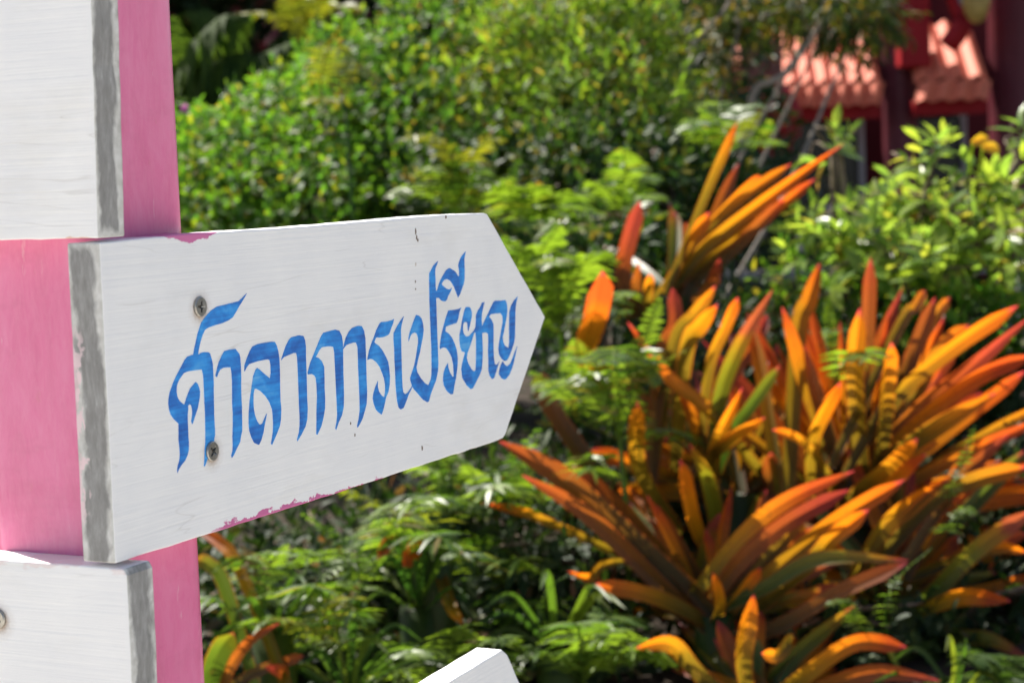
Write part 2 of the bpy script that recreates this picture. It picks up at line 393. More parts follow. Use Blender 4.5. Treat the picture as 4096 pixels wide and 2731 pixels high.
# --- right-hand board with the lettering
PR = O_ - D1 * T2                        # a point on its front plane
def h2(px, py): return hit(px, py, PR, D1)
out2 = [h2(*p) for p in [(398, 970), (740, 935), (1219, 906), (1776, 859), (1938, 853), (1950, 857), (1967, 887), (2181, 1268), (2022, 1738), (2012, 1752), (1985, 1764), (1219, 2014), (844, 2133), (462, 2253)]]
p0 = h2(430, 1610)
def loc2(px, py):
    d = h2(px, py) - p0; return d.dot(D2), d.z
SC2 = [loc2(797, 1227), loc2(845, 1804)]
zt, zb = loc2(398, 970)[1], loc2(462, 2253)[1]
def extra2(N, L, sep, ob, c):
    # pink brushed over the lower edge near the post and a smear at the top edge
    n = noise(N, L, mapping(N, L, ob, (90, 90, 160)), 1, 4, 0.65)
    nz = math_n(N, L, 'MULTIPLY', math_n(N, L, 'SUBTRACT', n.outputs[0], 0.5), 0.016)
    xb, zbm = loc2(844, 2133); xe, ze = loc2(1650, 1873)
    sl_ = (ze - zbm) / (xe - xb)
    edge = math_n(N, L, 'ADD', math_n(N, L, 'MULTIPLY', math_n(N, L, 'SUBTRACT', sep.outputs[0], xb), sl_), zbm)
    dz = math_n(N, L, 'SUBTRACT', sep.outputs[2], edge)
    gx = math_n(N, L, 'MULTIPLY', math_n(N, L, 'SUBTRACT', sep.outputs[0], xb - 0.008), 1 / 0.02, True)
    gx2 = math_n(N, L, 'SUBTRACT', 1.0, math_n(N, L, 'MULTIPLY', math_n(N, L, 'SUBTRACT', sep.outputs[0], xb), 1 / 0.20), True)
    lim = math_n(N, L, 'MULTIPLY', math_n(N, L, 'MULTIPLY', gx, gx2), 0.0040)
    v = math_n(N, L, 'SUBTRACT', math_n(N, L, 'ADD', lim, math_n(N, L, 'MULTIPLY', nz, gx)), dz)
    v = math_n(N, L, 'MULTIPLY', math_n(N, L, 'MULTIPLY', v, 1500, True), gx)
    v = math_n(N, L, 'MULTIPLY', v, math_n(N, L, 'MULTIPLY', gx2, 12, True))
    c = mixc(N, L, v, c, (0.58, 0.15, 0.33))
    xt, zt_ = loc2(760, 940)
    dx = math_n(N, L, 'ABSOLUTE', math_n(N, L, 'MULTIPLY', math_n(N, L, 'SUBTRACT', sep.outputs[0], xt), 1 / 0.026))
    hh = math_n(N, L, 'MULTIPLY', math_n(N, L, 'SUBTRACT', 1.0, dx, True), 0.0048)
    v2 = math_n(N, L, 'SUBTRACT', math_n(N, L, 'ADD', hh, math_n(N, L, 'MULTIPLY', nz, 0.35)), math_n(N, L, 'SUBTRACT', zt_, sep.outputs[2]))
    v2 = math_n(N, L, 'MULTIPLY', math_n(N, L, 'MULTIPLY', v2, 1800, True), math_n(N, L, 'MULTIPLY', hh, 4000, True))
    return mixc(N, L, v2, c, (0.60, 0.17, 0.36))
m2 = board_mat('white_board_paint', extra2, SC2)
e2 = end_mat('board_end_lettered', 0.5 * (zt + zb) - 0.004, abs(zt - zb) * 0.53, 1.0, True)
x_l = max(loc2(398, 970)[0], loc2(462, 2253)[0]) + 0.002
sign2, MI2 = board('sign_board', p0, D2, -D1, out2, T2, [m2, e2], lambda a, b: a[0] < x_l and b[0] < x_l, 'white arrow board with blue painted lettering')

def blue_mat():
    m, nt, N, L, B = new_mat('blue_brush_paint')
    tc = N.new('ShaderNodeTexCoord'); ob = tc.outputs['Object']
    n = noise(N, L, mapping(N, L, ob, (42, 1, 55)), 1, 4, 0.6, 0.4)
    n2 = noise(N, L, mapping(N, L, ob, (14, 1, 420)), 1, 3, 0.6)
    v = math_n(N, L, 'ADD', math_n(N, L, 'MULTIPLY', n.outputs[0], 0.75), math_n(N, L, 'MULTIPLY', n2.outputs[0], 0.40))
    r = ramp(N, [(0.40, (0.022, 0.105, 0.42)), (0.52, (0.026, 0.18, 0.60)), (0.66, (0.035, 0.31, 0.80)), (0.80, (0.14, 0.46, 0.86))]); L.new(v, r.inputs[0])
    L.new(r.outputs[0], B.inputs['Base Color']); B.inputs['Roughness'].default_value = 0.42
    bp = N.new('ShaderNodeBump'); bp.inputs['Strength'].default_value = 0.6; bp.inputs['Distance'].default_value = 0.0006
    L.new(n2.outputs[0], bp.inputs['Height']); L.new(bp.outputs[0], B.inputs['Normal'])
    return m
BLUE = blue_mat()
CR = {1: (650, 1150, 3.92), 2: (650, 1500, 3.92), 3: (950, 1300, 3.136), 4: (1200, 1250, 3.136), 5: (1430, 1250, 3.646), 6: (1560, 1200, 3.5636), 7: (1680, 980, 5.808), 8: (1740, 1160, 3.733)}
def tr(*segs):
    out = []
    for c, s in segs:
        x0, y0, k = CR[c]; a = [float(t) for t in s.replace(',', ' ').split()]
        out += [(x0 + a[i] / k, y0 + a[i + 1] / k) for i in range(0, len(a), 2)]
    return out
LET = [
 [tr((1, '1318,90 1250,160 1190,215 1100,240 980,268 850,300 770,350 710,410 660,470 635,505 600,560 575,640 545,730 520,850 495,960 480,1050 385,1083 340,1140 300,1220 262,1290 210,1390 165,1490 140,1560'),
     (2, '110,270 92,370 88,440 98,530 125,620 175,690 235,745 248,760 250,900 248,1010 262,1120 270,1250 262,1330 235,1430 228,1480 232,1530 250,1480 300,1400 350,1340 390,1250 408,1170 410,1060 402,960 398,850 392,720 392,600 400,520 395,480 420,455 445,470 460,530 465,600 455,680 448,720 465,770 490,700 520,600 545,530 565,440 580,350 585,260 570,190 545,130 515,108 480,150 430,210 405,270 370,360 345,450 330,460 290,430 245,375 225,320 217,260 220,170 235,120 265,60'),
     (1, '300,1382 330,1340 390,1315 480,1300 560,1290 615,1285 630,1350 640,1430 645,1560'),
     (2, '648,250 655,420 665,600 668,800 670,1050 660,1150 655,1330 648,1425 660,1430 690,1345 740,1200 800,1040 820,930 820,870 812,740 805,600 803,450 798,250 800,150'),
     (1, '798,1450 790,1300 785,1200 765,1110 740,1030 715,1015 650,1012 600,1025 556,1052 560,1000 575,920 600,820 630,730 665,660 720,625 820,590 930,560 1030,515 1100,465 1150,380 1200,290 1245,220 1290,145'))],
 [tr((1, '828,1385 850,1405 870,1340 900,1285 950,1255 1010,1250 1065,1248 1078,1330 1088,1450 1090,1560'),
     (2, '1090,300 1090,450 1100,600 1100,800 1095,950 1100,1100 1095,1190 1075,1260 1085,1295 1120,1240 1160,1150 1215,1040 1225,960 1245,870 1245,700 1240,500 1230,300 1228,150'),
     (1, '1230,1400 1225,1250 1215,1100 1200,1040 1160,990 1140,962 1120,965 1040,975 965,998 930,1060 880,1170 855,1260'))],
 [tr((3, '85,580 85,510 110,430 150,330 185,270 250,240 300,228 420,210 465,212 490,260 510,340 522,430 528,600 530,780 535,950 545,1050 540,1180 528,1260 490,1360 455,1440 430,1500 418,1485 430,1420 442,1340 445,1240 440,1130 430,1050 400,970 350,890 290,830 230,795 210,800 198,850 195,950 200,1050 215,1130 240,1200 275,1250 310,1235 335,1170 365,1105 355,1160 335,1260 320,1350 295,1440 265,1500 240,1490 205,1475 170,1400 145,1320 138,1230 140,1100 150,960 165,850 180,740 195,640 225,560 245,540 275,560 330,610 405,670 415,600 412,500 400,440 375,428 310,440 240,455 180,475 140,490 110,530'))],
 [tr((3, '545,440 550,420 570,360 600,270 640,190 670,155 770,128 825,140 845,190 855,270 855,400 862,550 866,700 870,900 878,1050 872,1180 850,1270 800,1370 750,1455 745,1430 768,1350 778,1260 778,1150 770,1000 765,850 758,650 750,480 745,400 735,350 700,350 640,375 580,400'))],
 [tr((4, '95,750 130,620 180,500 220,400 260,300 290,255 360,235 440,215 490,230 520,290 533,370 536,450 538,600 540,750 545,900 548,1050 545,1180 525,1280 480,1380 450,1470 442,1450 455,1380 465,1290 460,1150 450,950 442,780 435,640 428,500 415,430 380,422 330,425 270,435 240,470 210,530 192,555 230,570 270,610 300,680 303,800 305,950 312,1080 310,1200 290,1320 265,1420 215,1530 203,1525 205,1400 205,1250 212,1050 205,900 195,820 180,790 150,770 95,775'))],
 [tr((4, '540,455 550,400 575,310 610,240 650,195 720,168 770,170 800,230 815,320 820,450 825,600 828,750 833,880 838,1000 832,1140 810,1230 780,1330 745,1400 720,1440 715,1420 735,1330 748,1220 745,1080 738,900 728,700 725,550 720,430 700,375 670,375 620,390 580,405'))],
 [tr((5, '140,690 150,640 165,560 200,450 240,350 270,260 320,160 345,138 420,132 500,112 530,92 515,160 490,220 460,310 430,335 380,355 320,365 270,362 240,430 260,450 310,485 360,550 410,640 445,720 460,820 470,930 465,1050 450,1150 415,1230 390,1350 370,1430 348,1485 300,1450 265,1410 235,1330 220,1250 228,1180 260,1080 295,995 292,1080 310,1150 350,1210 388,1238 400,1150 400,1050 385,960 365,900 320,790 270,720 215,680 180,675'))],
 [tr((6, '192,232 150,290 100,370 50,470 48,560 58,700 62,850 70,1000 75,1150 85,1300 100,1440 120,1530 150,1558 190,1535 225,1450 260,1350 300,1270 315,1215 290,1260 250,1320 210,1342 185,1310 175,1240 168,1100 162,900 158,700 155,550 152,420 165,340'))],
 [tr((6, '262,585 262,540 280,460 310,370 345,270 370,212 410,225 445,265 465,330 475,430 462,540 440,640 425,730 395,850 372,960 385,1030 440,1120 500,1190 545,1212 580,1130 590,1050 590,900 588,700 580,500 570,250 560,0'),
     (7, '215,1100 210,900 208,780 212,660 250,590 300,490 360,420 415,372 385,460 350,540 345,640 352,800 355,950 365,1080 365,1230 375,1450'),
     (6, '660,200 668,450 678,700 685,900 680,1010 650,1150 620,1220 580,1330 550,1440 530,1455 470,1420 400,1340 340,1270 318,1240 290,1150 285,1110 310,1030 345,930 365,830 385,700 400,600 398,540 380,480 350,460 310,475 285,520'))],
 [tr((7, '367,1080 395,1050 430,920 480,800 540,690 600,590 650,550 690,538 740,570 800,605 840,650 870,710 895,740 905,700 905,600 885,470 900,400 950,280 1010,200 1060,145 1040,240 1025,330 1030,450 1035,600 1030,800 1010,900 970,1020 930,1130 880,1220 860,1160 820,1060 785,970 740,890 690,825 620,790 560,810 520,860 497,905 530,950 590,1000 640,1030 690,1030 740,990 700,1090 650,1180 620,1270 580,1310 530,1305 480,1280 440,1230 367,1228'))],
 [tr((8, '75,880 68,850 80,750 100,640 130,520 160,410 195,308 280,298 350,285 388,260 360,330 345,420 320,490 240,515 160,545 150,615 200,650 250,710 290,800 320,890 335,1000 335,1100 325,1200 310,1310 285,1430 265,1550 230,1555 170,1500 130,1420 118,1340 125,1240 150,1160 190,1090 195,1150 220,1230 260,1298 278,1290 275,1200 270,1110 245,1000 210,930 170,870 130,855 100,865'))],
 [tr((8, '455,258 490,252 520,262 545,320 545,400 525,490 505,570 492,615 485,560 478,490 465,475 430,480 415,520 412,590 425,650 460,695 500,690 540,650 575,610 600,560 608,470 610,380 635,310 680,240 700,190 735,180 715,260 697,350 692,450 698,545 700,640 705,780 710,900 705,1050 695,1180 660,1270 600,1390 560,1465 530,1478 470,1420 405,1310 390,1180 405,1090 435,980 445,930 400,915 375,850 362,760 365,660 385,570 400,470 430,330')),
  tr((8, '603,630 580,640 550,740 510,860 480,940 470,1010 490,1090 540,1180 575,1215 602,1200 610,1080 612,900 612,750'))],
 [tr((8, '701,545 740,450 790,350 830,260 870,180 895,160 980,160 1050,150 1070,200 1078,300 1068,400 1045,520 1025,630 1008,700 1015,770 1040,830 1095,868 1105,780 1105,600 1105,450 1108,330 1130,240 1180,150 1235,95 1210,190 1198,300 1195,500 1192,700 1175,800 1140,900 1105,990 1070,1050 1030,1058 990,1020 955,960 943,880 955,780 975,680 990,580 1010,470 1005,390 975,345 900,350 830,360 805,400 840,440 870,510 872,650 870,800 875,1000 890,1110 925,1115 960,1060 940,1120 910,1220 880,1310 850,1328 815,1280 795,1200 795,1050 790,900 795,750 790,650 760,632 702,640')),
  'ISLAND', tr((8, '1010,1062 1035,1110 1075,1138 1120,1100 1160,1010 1190,920 1225,840 1200,960 1175,1070 1150,1160 1110,1260 1060,1325 1030,1335 985,1310 950,1250 960,1180 985,1110'))],
]
def letter(loops, i):
    islands = [[]]
    for l in loops:
        if l == 'ISLAND': islands.append([])
        else: islands[-1].append([loc2(*p) for p in l])
    V, Fc = [], []
    y = -0.00025 - 0.00004 * (i % 3)
    for isl in islands:
        b = len(V); flat = []
        tri = tessellate_polygon([[Vector((x, z, 0)) for x, z in l] for l in isl])
        for l in isl: flat += l
        n = len(flat)
        V += [(x, y, z) for x, z in flat] + [(x, 0.0003, z) for x, z in flat]
        for t in tri:
            (ax, az), (bx, bz), (cx, cz) = [flat[k] for k in t]
            t = t if (bx - ax) * (cz - az) - (bz - az) * (cx - ax) > 0 else t[::-1]
            Fc.append(tuple(b + k for k in t))
        s = 0
        for l in isl:
            k = len(l)
            for a in range(k):
                c = (a + 1) % k; Fc.append((b + s + a, b + n + s + a, b + n + s + c, b + s + c))
            s += k
    return mesh_obj('letter', V, Fc, BLUE, sign2, smooth=False)
for i, l in enumerate(LET): letter(l, i)

STEEL = plain('screw_steel', (0.40, 0.385, 0.35), 0.38, 0.25, 300, 0.0002, 0.5, 0.85)
DARK = plain('screw_recess', (0.06, 0.062, 0.06), 0.6, 0.2, 300)
def screw(parent, x, z, rot, r=0.0054):
    n = 28; top = -0.0016
    outer = [(r * 0.9 * math.cos(2 * math.pi * k / n), r * 0.9 * math.sin(2 * math.pi * k / n)) for k in range(n)]
    a, w, q = r * 0.60, r * 0.10, r * 0.17
    cross = []
    for k in range(4):
        c, s = math.cos(k * math.pi / 2), math.sin(k * math.pi / 2)
        for px, pz in ((a, -w), (a, w), (q, q)): cross.append((px * c - pz * s, px * s + pz * c))
    flat = outer + cross
    tri = tessellate_polygon([[Vector((*p, 0)) for p in outer], [Vector((*p, 0)) for p in cross]])
    V = [(px, top, pz) for px, pz in flat]; Fc = []; fm = []
    for t in tri:
        (ax, az), (bx, bz), (cx, cz) = [flat[k] for k in t]
        Fc.append(t if (bx - ax) * (cz - az) - (bz - az) * (cx - ax) > 0 else t[::-1]); fm.append(0)
    b = len(V)
    V += [(px / 0.9, top + 0.0006, pz / 0.9) for px, pz in outer] + [(px / 0.9, 0.0004, pz / 0.9) for px, pz in outer]
    for k in range(n):
        k2 = (k + 1) % n
        Fc += [(k2, k, b + k, b + k2), (b + k2, b + k, b + n + k, b + n + k2)]; fm += [0, 0]
    c0 = len(V); V += [(px * 0.55, top + 0.0016, pz * 0.55) for px, pz in cross]
    for k in range(12):
        k2 = (k + 1) % 12
        Fc.append((n + k, n + k2, c0 + k2, c0 + k)); fm.append(1 if k % 3 else 0)
    Fc.append(tuple(c0 + k for k in range(12))); fm.append(1)
    o = mesh_obj('screw', V, Fc, None, parent, mats=[STEEL, DARK], fmat=fm, smooth=False)
    o.location = (x, 0, z); o.rotation_euler = (0, rot, 0)
    return o
screw(sign2, *SC2[0], 0.08); screw(sign2, *SC2[1], 0.75)

# nail holes with rust runs: small dark pits on the face
PIT = plain('rust_pit', (0.13, 0.08, 0.05), 0.9, 0.4, 600)
def pit(px, py, w, h):
    x, z = loc2(px, py)
    V, Fc = [], []
    n = 9
    V = [(x, -0.0002, z)] + [(x + w * math.cos(2 * math.pi * k / n) * random.uniform(0.6, 1.2), -0.00022, z + h * math.sin(2 * math.pi * k / n) * random.uniform(0.7, 1.2)) for k in range(n)]
    V += [(p[0], 0.0004, p[2]) for p in V[1:]]
    Fc = [(0, 1 + (k + 1) % n, 1 + k)[::-1] for k in range(n)] + [(1 + k, 1 + (k + 1) % n, 1 + n + (k + 1) % n, 1 + n + k) for k in range(n)]
    mesh_obj('nail_hole', V, Fc, PIT, sign2, smooth=False)
for a in [(1662, 925, 0.0007, 0.0022), (1666, 950, 0.0007, 0.0018), (1671, 962, 0.0009, 0.0011), (1783, 868, 0.0012, 0.0012), (1661, 1126, 0.0006, 0.0009), (1662, 1156, 0.0007, 0.0007), (1688, 1790, 0.0008, 0.0017), (1402, 1693, 0.0007, 0.0009), (1419, 1740, 0.0006, 0.0010)]: pit(*a)

# --- left-hand boards (their blank tail ends are what the photograph shows)
def left_board(name, tr_, br, drop, label, seed, screw_px=None, chamfer=False, topleft=None, up=True):
    PL = O_ - D2 * T1
    h = lambda px, py: hit(px, py, PL, D2)
    a, b = h(*tr_), h(*br)                 # two points of the right-hand edge (upper, lower)
    e = (a - b).normalized()
    H = 0.1605
    if up: bot, top = b, b + e * H
    else: top, bot = a, a - e * H
    lx = (D1 + UP * drop).normalized()
    Ln = 0.44
    pts = [top, bot, bot + lx * Ln, (bot + top) * 0.5 + lx * (Ln + 0.055), top + lx * Ln]
    if chamfer: pts = [top + lx * 0.002, top - e * 0.0035, bot] + pts[2:]
    o0 = (top + bot) * 0.5
    fl = lambda p: (p - o0).dot(-D1)
    mat = board_mat('white_board_paint_' + name, pink_top if chamfer else pink_bottom, [((h(*screw_px) - o0).dot(-D1), (h(*screw_px) - o0).z)] if screw_px else ())
    em = end_mat('board_end_' + name, 0.0 if not up else 0.004, 0.084, seed)
    xr = min(fl(top), fl(bot)) - 0.0015
    o, Mi = board('sign_board', o0, -D1, -D2, pts, T1, [mat, em], lambda p, q: p[0] > xr and q[0] > xr, label)
    if screw_px:
        q = Mi @ h(*screw_px); screw(o, q.x, q.z, 0.4)
    return o
def pink_bottom(N, L, sep, ob, c):
    n = noise(N, L, mapping(N, L, ob, (40, 40, 120)), 1, 3, 0.6)
    v = math_n(N, L, 'SUBTRACT', math_n(N, L, 'MULTIPLY', math_n(N, L, 'SUBTRACT', n.outputs[0], 0.53), 0.02), math_n(N, L, 'ADD', sep.outputs[2], 0.0803))
    return mixc(N, L, math_n(N, L, 'MULTIPLY', v, 900, True), c, (0.70, 0.50, 0.42))
def pink_top(N, L, sep, ob, c):
    n = noise(N, L, mapping(N, L, ob, (45, 45, 110)), 1, 3, 0.6)
    v = math_n(N, L, 'SUBTRACT', math_n(N, L, 'MULTIPLY', math_n(N, L, 'SUBTRACT', n.outputs[0], 0.42), 0.022), math_n(N, L, 'SUBTRACT', 0.0803, sep.outputs[2]))
    c = mixc(N, L, math_n(N, L, 'MULTIPLY', math_n(N, L, 'MULTIPLY', v, 600, True), 0.5), c, (0.74, 0.56, 0.55))
    n2 = noise(N, L, mapping(N, L, ob, (70, 70, 70)), 1, 3, 0.6); r = ramp(N, [(0.755, (0, 0, 0)), (0.78, (1, 1, 1))]); L.new(n2.outputs[0], r.inputs[0])
    return mixc(N, L, math_n(N, L, 'MULTIPLY', r.outputs[0], 0.35), c, (0.62, 0.25, 0.38))
left_board('upper', (364, 0), (392, 953), 0.004, 'white board end above, pointing left out of the picture', 2.3)
left_board('lower', (506, 2274), (527, 2731), 0.002, 'white board end below, pointing left out of the picture', 4.4, (-8, 2472), True, up=False)

# --- lowest right-hand board: only the shoulder of its arrow shows
def low_board():
    h = lambda px, py: hit(px, py, PR, D1)
    sh = h(2018, 2590); lower = h(1790, 2731)
    ax = (sh - lower).normalized(); ax.z *= 1.0
    up = Vector((0, 0, 1)) - ax * ax.z; up = (up - D1 * up.dot(D1)).normalized()
    H = 0.158
    L0 = (sh - (O_ - D1 * T2)).dot(D2) + 0.0215
    pts = [sh - ax * L0, sh - ax * 0.004, sh + ax * 0.004 - up * 0.006, sh + ax * 0.052 - up * H * 0.5, sh - up * H, sh - ax * L0 - up * H]
    o0 = sh - ax * L0 * 0.5 - up * H * 0.5
    mat = board_mat('white_board_paint_lowest'); em = end_mat('board_end_lowest', 0, 0.08, 6.1)
    board('sign_board', o0, D2, -D1, pts, T2, [mat, em], lambda p, q: p[0] < -L0 * 0.49 and q[0] < -L0 * 0.49, 'white arrow board at the bottom with a sunlit top edge')
low_board()

# ------------------------------------------------------------------ plants: shared makers
def strip_leaf(pts, w, nrm, fold=0.25, tipshape='round', rows=12, cols=6, twist=0.0):
    """broad strap leaf along a curve: channelled cross-section; uv.x along, uv.y across"""
    c = catmull(pts, rows)
    V, Fc, UV = [], [], []
    SS = (-1, -0.5, 0, 0, 0.5, 1) if cols == 6 else (-1, 0, 1)      # doubled midrib column: a crease
    for i, p in enumerate(c):
        t = i / (rows - 1)
        tg = (c[min(i + 1, rows - 1)] - c[max(i - 1, 0)]).normalized()
        n = (nrm - tg * nrm.dot(tg)); n = n.normalized() if n.length > 1e-4 else Vector((0, -1, 0))
        if twist: n = Matrix.Rotation(twist * t, 3, tg) @ n
        side = tg.cross(n)
        if tipshape == 'round':
            k = 0.80 + 0.20 * min(1, t * 3)
            if t > 0.87: k *= max(0.0, 1 - ((t - 0.87) / 0.131) ** 1.35) * 0.97 + 0.03
        else:
            k = (0.82 + 0.18 * min(1, t * 2)) * (1 - max(0, (t - 0.55) / 0.46) ** 2.4)
        for s in SS:
            V.append(p + side * (s * w * 0.5 * k) + n * (fold * w * 0.5 * k * (abs(s) ** 1.15 - 0.4)))
            UV.append((t, 0.5 + 0.5 * s))
    for i in range(rows - 1):
        for j in range(cols - 1):
            if cols == 6 and j == 2: continue
            a = i * cols + j; Fc.append((a, a + 1, a + cols + 1, a + cols))
    return V, Fc, UV

BROM = leaf_mat('bromeliad_leaf', [(0.0, (0.30, 0.05, 0.02)), (0.5, (0.42, 0.13, 0.012)), (1.0, (0.20, 0.16, 0.02))], trans=0.62, rough=0.42, tint=(1.25, 1.05, 0.7), refl=0.75, spec=0.35,
    along=[(0.0, (0.05, 0.085, 0.012)), (0.30, (0.20, 0.18, 0.014)), (0.48, (0.50, 0.27, 0.012)), (0.72, (0.78, 0.265, 0.010)), (0.93, (0.72, 0.14, 0.012)), (1.0, (0.58, 0.08, 0.02))])
BROM_RED = leaf_mat('bromeliad_leaf_red', [(0.0, (0.26, 0.04, 0.03)), (1.0, (0.30, 0.08, 0.02))], trans=0.52, rough=0.42, tint=(1.3, 1.0, 0.6), spec=0.35,
    along=[(0.0, (0.045, 0.07, 0.012)), (0.25, (0.12, 0.09, 0.014)), (0.5, (0.36, 0.14, 0.02)), (0.8, (0.44, 0.11, 0.025)), (1.0, (0.46, 0.07, 0.06))])
BROM_GREEN = leaf_mat('bromeliad_leaf_green', [(0.0, (0.07, 0.12, 0.012)), (1.0, (0.20, 0.18, 0.02))], trans=0.50, rough=0.42, tint=(1.2, 1.2, 0.6), spec=0.35,
    along=[(0.0, (0.04, 0.085, 0.014)), (0.5, (0.10, 0.15, 0.02)), (0.8, (0.26, 0.24, 0.02)), (0.95, (0.50, 0.20, 0.02)), (1.0, (0.5, 0.08, 0.06))])
STEMW = plain('woody_stem', (0.16, 0.12, 0.085), 0.85, 0.35, 30, 0.004, 0.2)

def brom_depth(y):      # clump stands on a bank: lower in the picture is nearer
    return 3.25 - 0.62 * (y - 800) / 1900

def bromeliad(center, zc, leaves, label, filler=0, frad=(330, 520), fz=0.0):
    cx, cy = center
    c = P(cx, cy, zc)
    g = hgt(c.x, c.y)
    root = empty('bromeliad', (c.x, c.y, min(g, c.z - 0.05)), label, 'bromeliad')
    # short caudex
    base = Vector((c.x, c.y, root.location.z - 0.03))
    V, Fc = tube_vf([base, base.lerp(c, 0.5), c + Vector((0, 0, 0.02))], [0.03, 0.035, 0.03], 8)
    mesh_obj('stem', rel(root, V), Fc, BROM_GREEN, root, uvs=[(0.02, 0.5)] * len(V))
    def add(pts, wpx, kind, zt, shape='round', fold=None):
        if shape == 'round' and wpx < 115 and random.random() < 0.42: shape = 'sharp'
        q = []
        n = len(pts)
        for i, (x, y) in enumerate(pts):
            z = zc + (zt - zc) * (i + 1) / n
            q.append(P(x, y, z))
        d = c - q[0]
        nx_ = q[1] if len(q) > 1 else q[0] * 2 - c
        cs = c.lerp(q[0] - (nx_ - q[0]).normalized() * d.length, 0.62)          # leave the heart in the leaf's own line
        full = [cs + Vector((random.uniform(-.015, .015), random.uniform(-.015, .015), random.uniform(-0.01, .01)))] + q
        if d.length < 0.05: full = full[1:] if len(q) > 1 else full
        w = wpx / F * (zc + zt) * 0.5
        tocam = (CAM - q[-1]).normalized()
        nrm = (tocam + UP * random.uniform(-0.15, 0.3) + Vector((random.uniform(-.1, .6), 0, 0))).normalized()
        V, Fc, UV = strip_leaf(full, w * (0.86 if shape == 'sharp' else 0.80), nrm, fold if fold is not None else random.uniform(0.25, 0.65), shape, rows=18, twist=random.uniform(-.2, .2))
        mesh_obj('leaf', rel(root, V), Fc, {'o': BROM, 'r': BROM_RED, 'g': BROM_GREEN, 'l': LILY if kind == 'l' else None}[kind], root, uvs=UV)
    for L_ in leaves:
        pts, w, k = L_[0], L_[1], L_[2]
        add(pts, w, k, zc + (L_[3] if len(L_) > 3 else random.uniform(-0.12, 0.04)), L_[4] if len(L_) > 4 else 'round')
    for i in range(filler):
        a = random.uniform(0.05, 0.95) * math.pi
        R_ = random.uniform(*frad)
        dx, dy = math.cos(a) * R_, -math.sin(a) * R_ * 0.95
        mx = (cx + dx * 0.52 + random.uniform(-15, 15), cy + dy * 0.56)
        add([mx, (cx + dx, cy + dy + random.uniform(-20, 60))], random.uniform(50, 78), random.choice('ooogr'), zc + random.uniform(0.05, 0.30) + fz, random.choice(['round', 'round', 'sharp']))
    return root

bromeliad((2700, 1230), 3.45, [
    ([(2340, 1420), (2375, 1260), (2408, 1083)], 135, 'o', -0.55), ([(2490, 1080), (2560, 805)], 86, 'r', 0.05),
    ([(2800, 1010), (3050, 810), (3372, 578)], 62, 'o', -0.05), ([(2770, 1000), (2960, 800), (3168, 655)], 54, 'o', 0.02),
    ([(2800, 960), (2985, 760), (3055, 715)], 62, 'o', 0.06), ([(2830, 760), (2900, 600), (2948, 492)], 50, 'o', 0.10),
    ([(2870, 850), (2955, 655)], 60, 'r', 0.1), ([(2740, 1040), (2838, 848)], 76, 'o', 0.0), ([(2930, 1000), (3140, 795)], 62, 'r', -0.03),
    ([(2840, 1150), (2880, 1036)], 62, 'r', -0.05), ([(2540, 1180), (2556, 1046)], 50, 'r', -0.04),
    ([(3020, 900), (3262, 715)], 52, 'o', -0.02), ([(2590, 1180), (2600, 1095)], 50, 'o', -0.08)],
    'orange bromeliad with long leaves reaching up right, behind the arrow tip', 5, (250, 480), 0.1)
bromeliad((2960, 2020), 3.15, [
    ([(2690, 1400), (2780, 1260), (2862, 1143)], 74, 'o', -0.05), ([(2740, 1420), (2800, 1300), (2868, 1218)], 88, 'o', -0.1),
    ([(2850, 1660), (2660, 1500), (2510, 1288)], 72, 'o', -0.1, 'sharp'), ([(2830, 1500), (2900, 1310), (2952, 1188)], 62, 'o', -0.02),
    ([(2870, 1640), (2950, 1400), (3090, 1160)], 74, 'g', -0.1, 'sharp'), ([(3030, 1400), (2990, 1250)], 66, 'o', 0.1),
    ([(2560, 1880), (2550, 1606)], 82, 'o', -0.25), ([(2790, 2130), (2720, 1838)], 88, 'o', -0.3), ([(2900, 2250), (2840, 1950), (2756, 1770)], 76, 'g', -0.25, 'sharp'),
    ([(2860, 1800), (2970, 1550)], 62, 'o', -0.2, 'sharp'), ([(2840, 1830), (2950, 1735), (3062, 1668)], 66, 'o', -0.25), ([(2640, 1450), (2700, 1300), (2690, 1150)], 70, 'r', 0.05),
    ([(2930, 1730), (3000, 1630), (3120, 1460)], 64, 'g', -0.05), ([(2760, 1650), (2700, 1480)], 66, 'o', 0.0), ([(2900, 1560), (3010, 1380), (3070, 1260)], 70, 'r', 0.1),
    ([(2200, 1620), (2170, 1490)], 90, 'r', 0.1)],
    'upright yellow orange bromeliad beside the ferns, left of the big clump', 50, (420, 800))
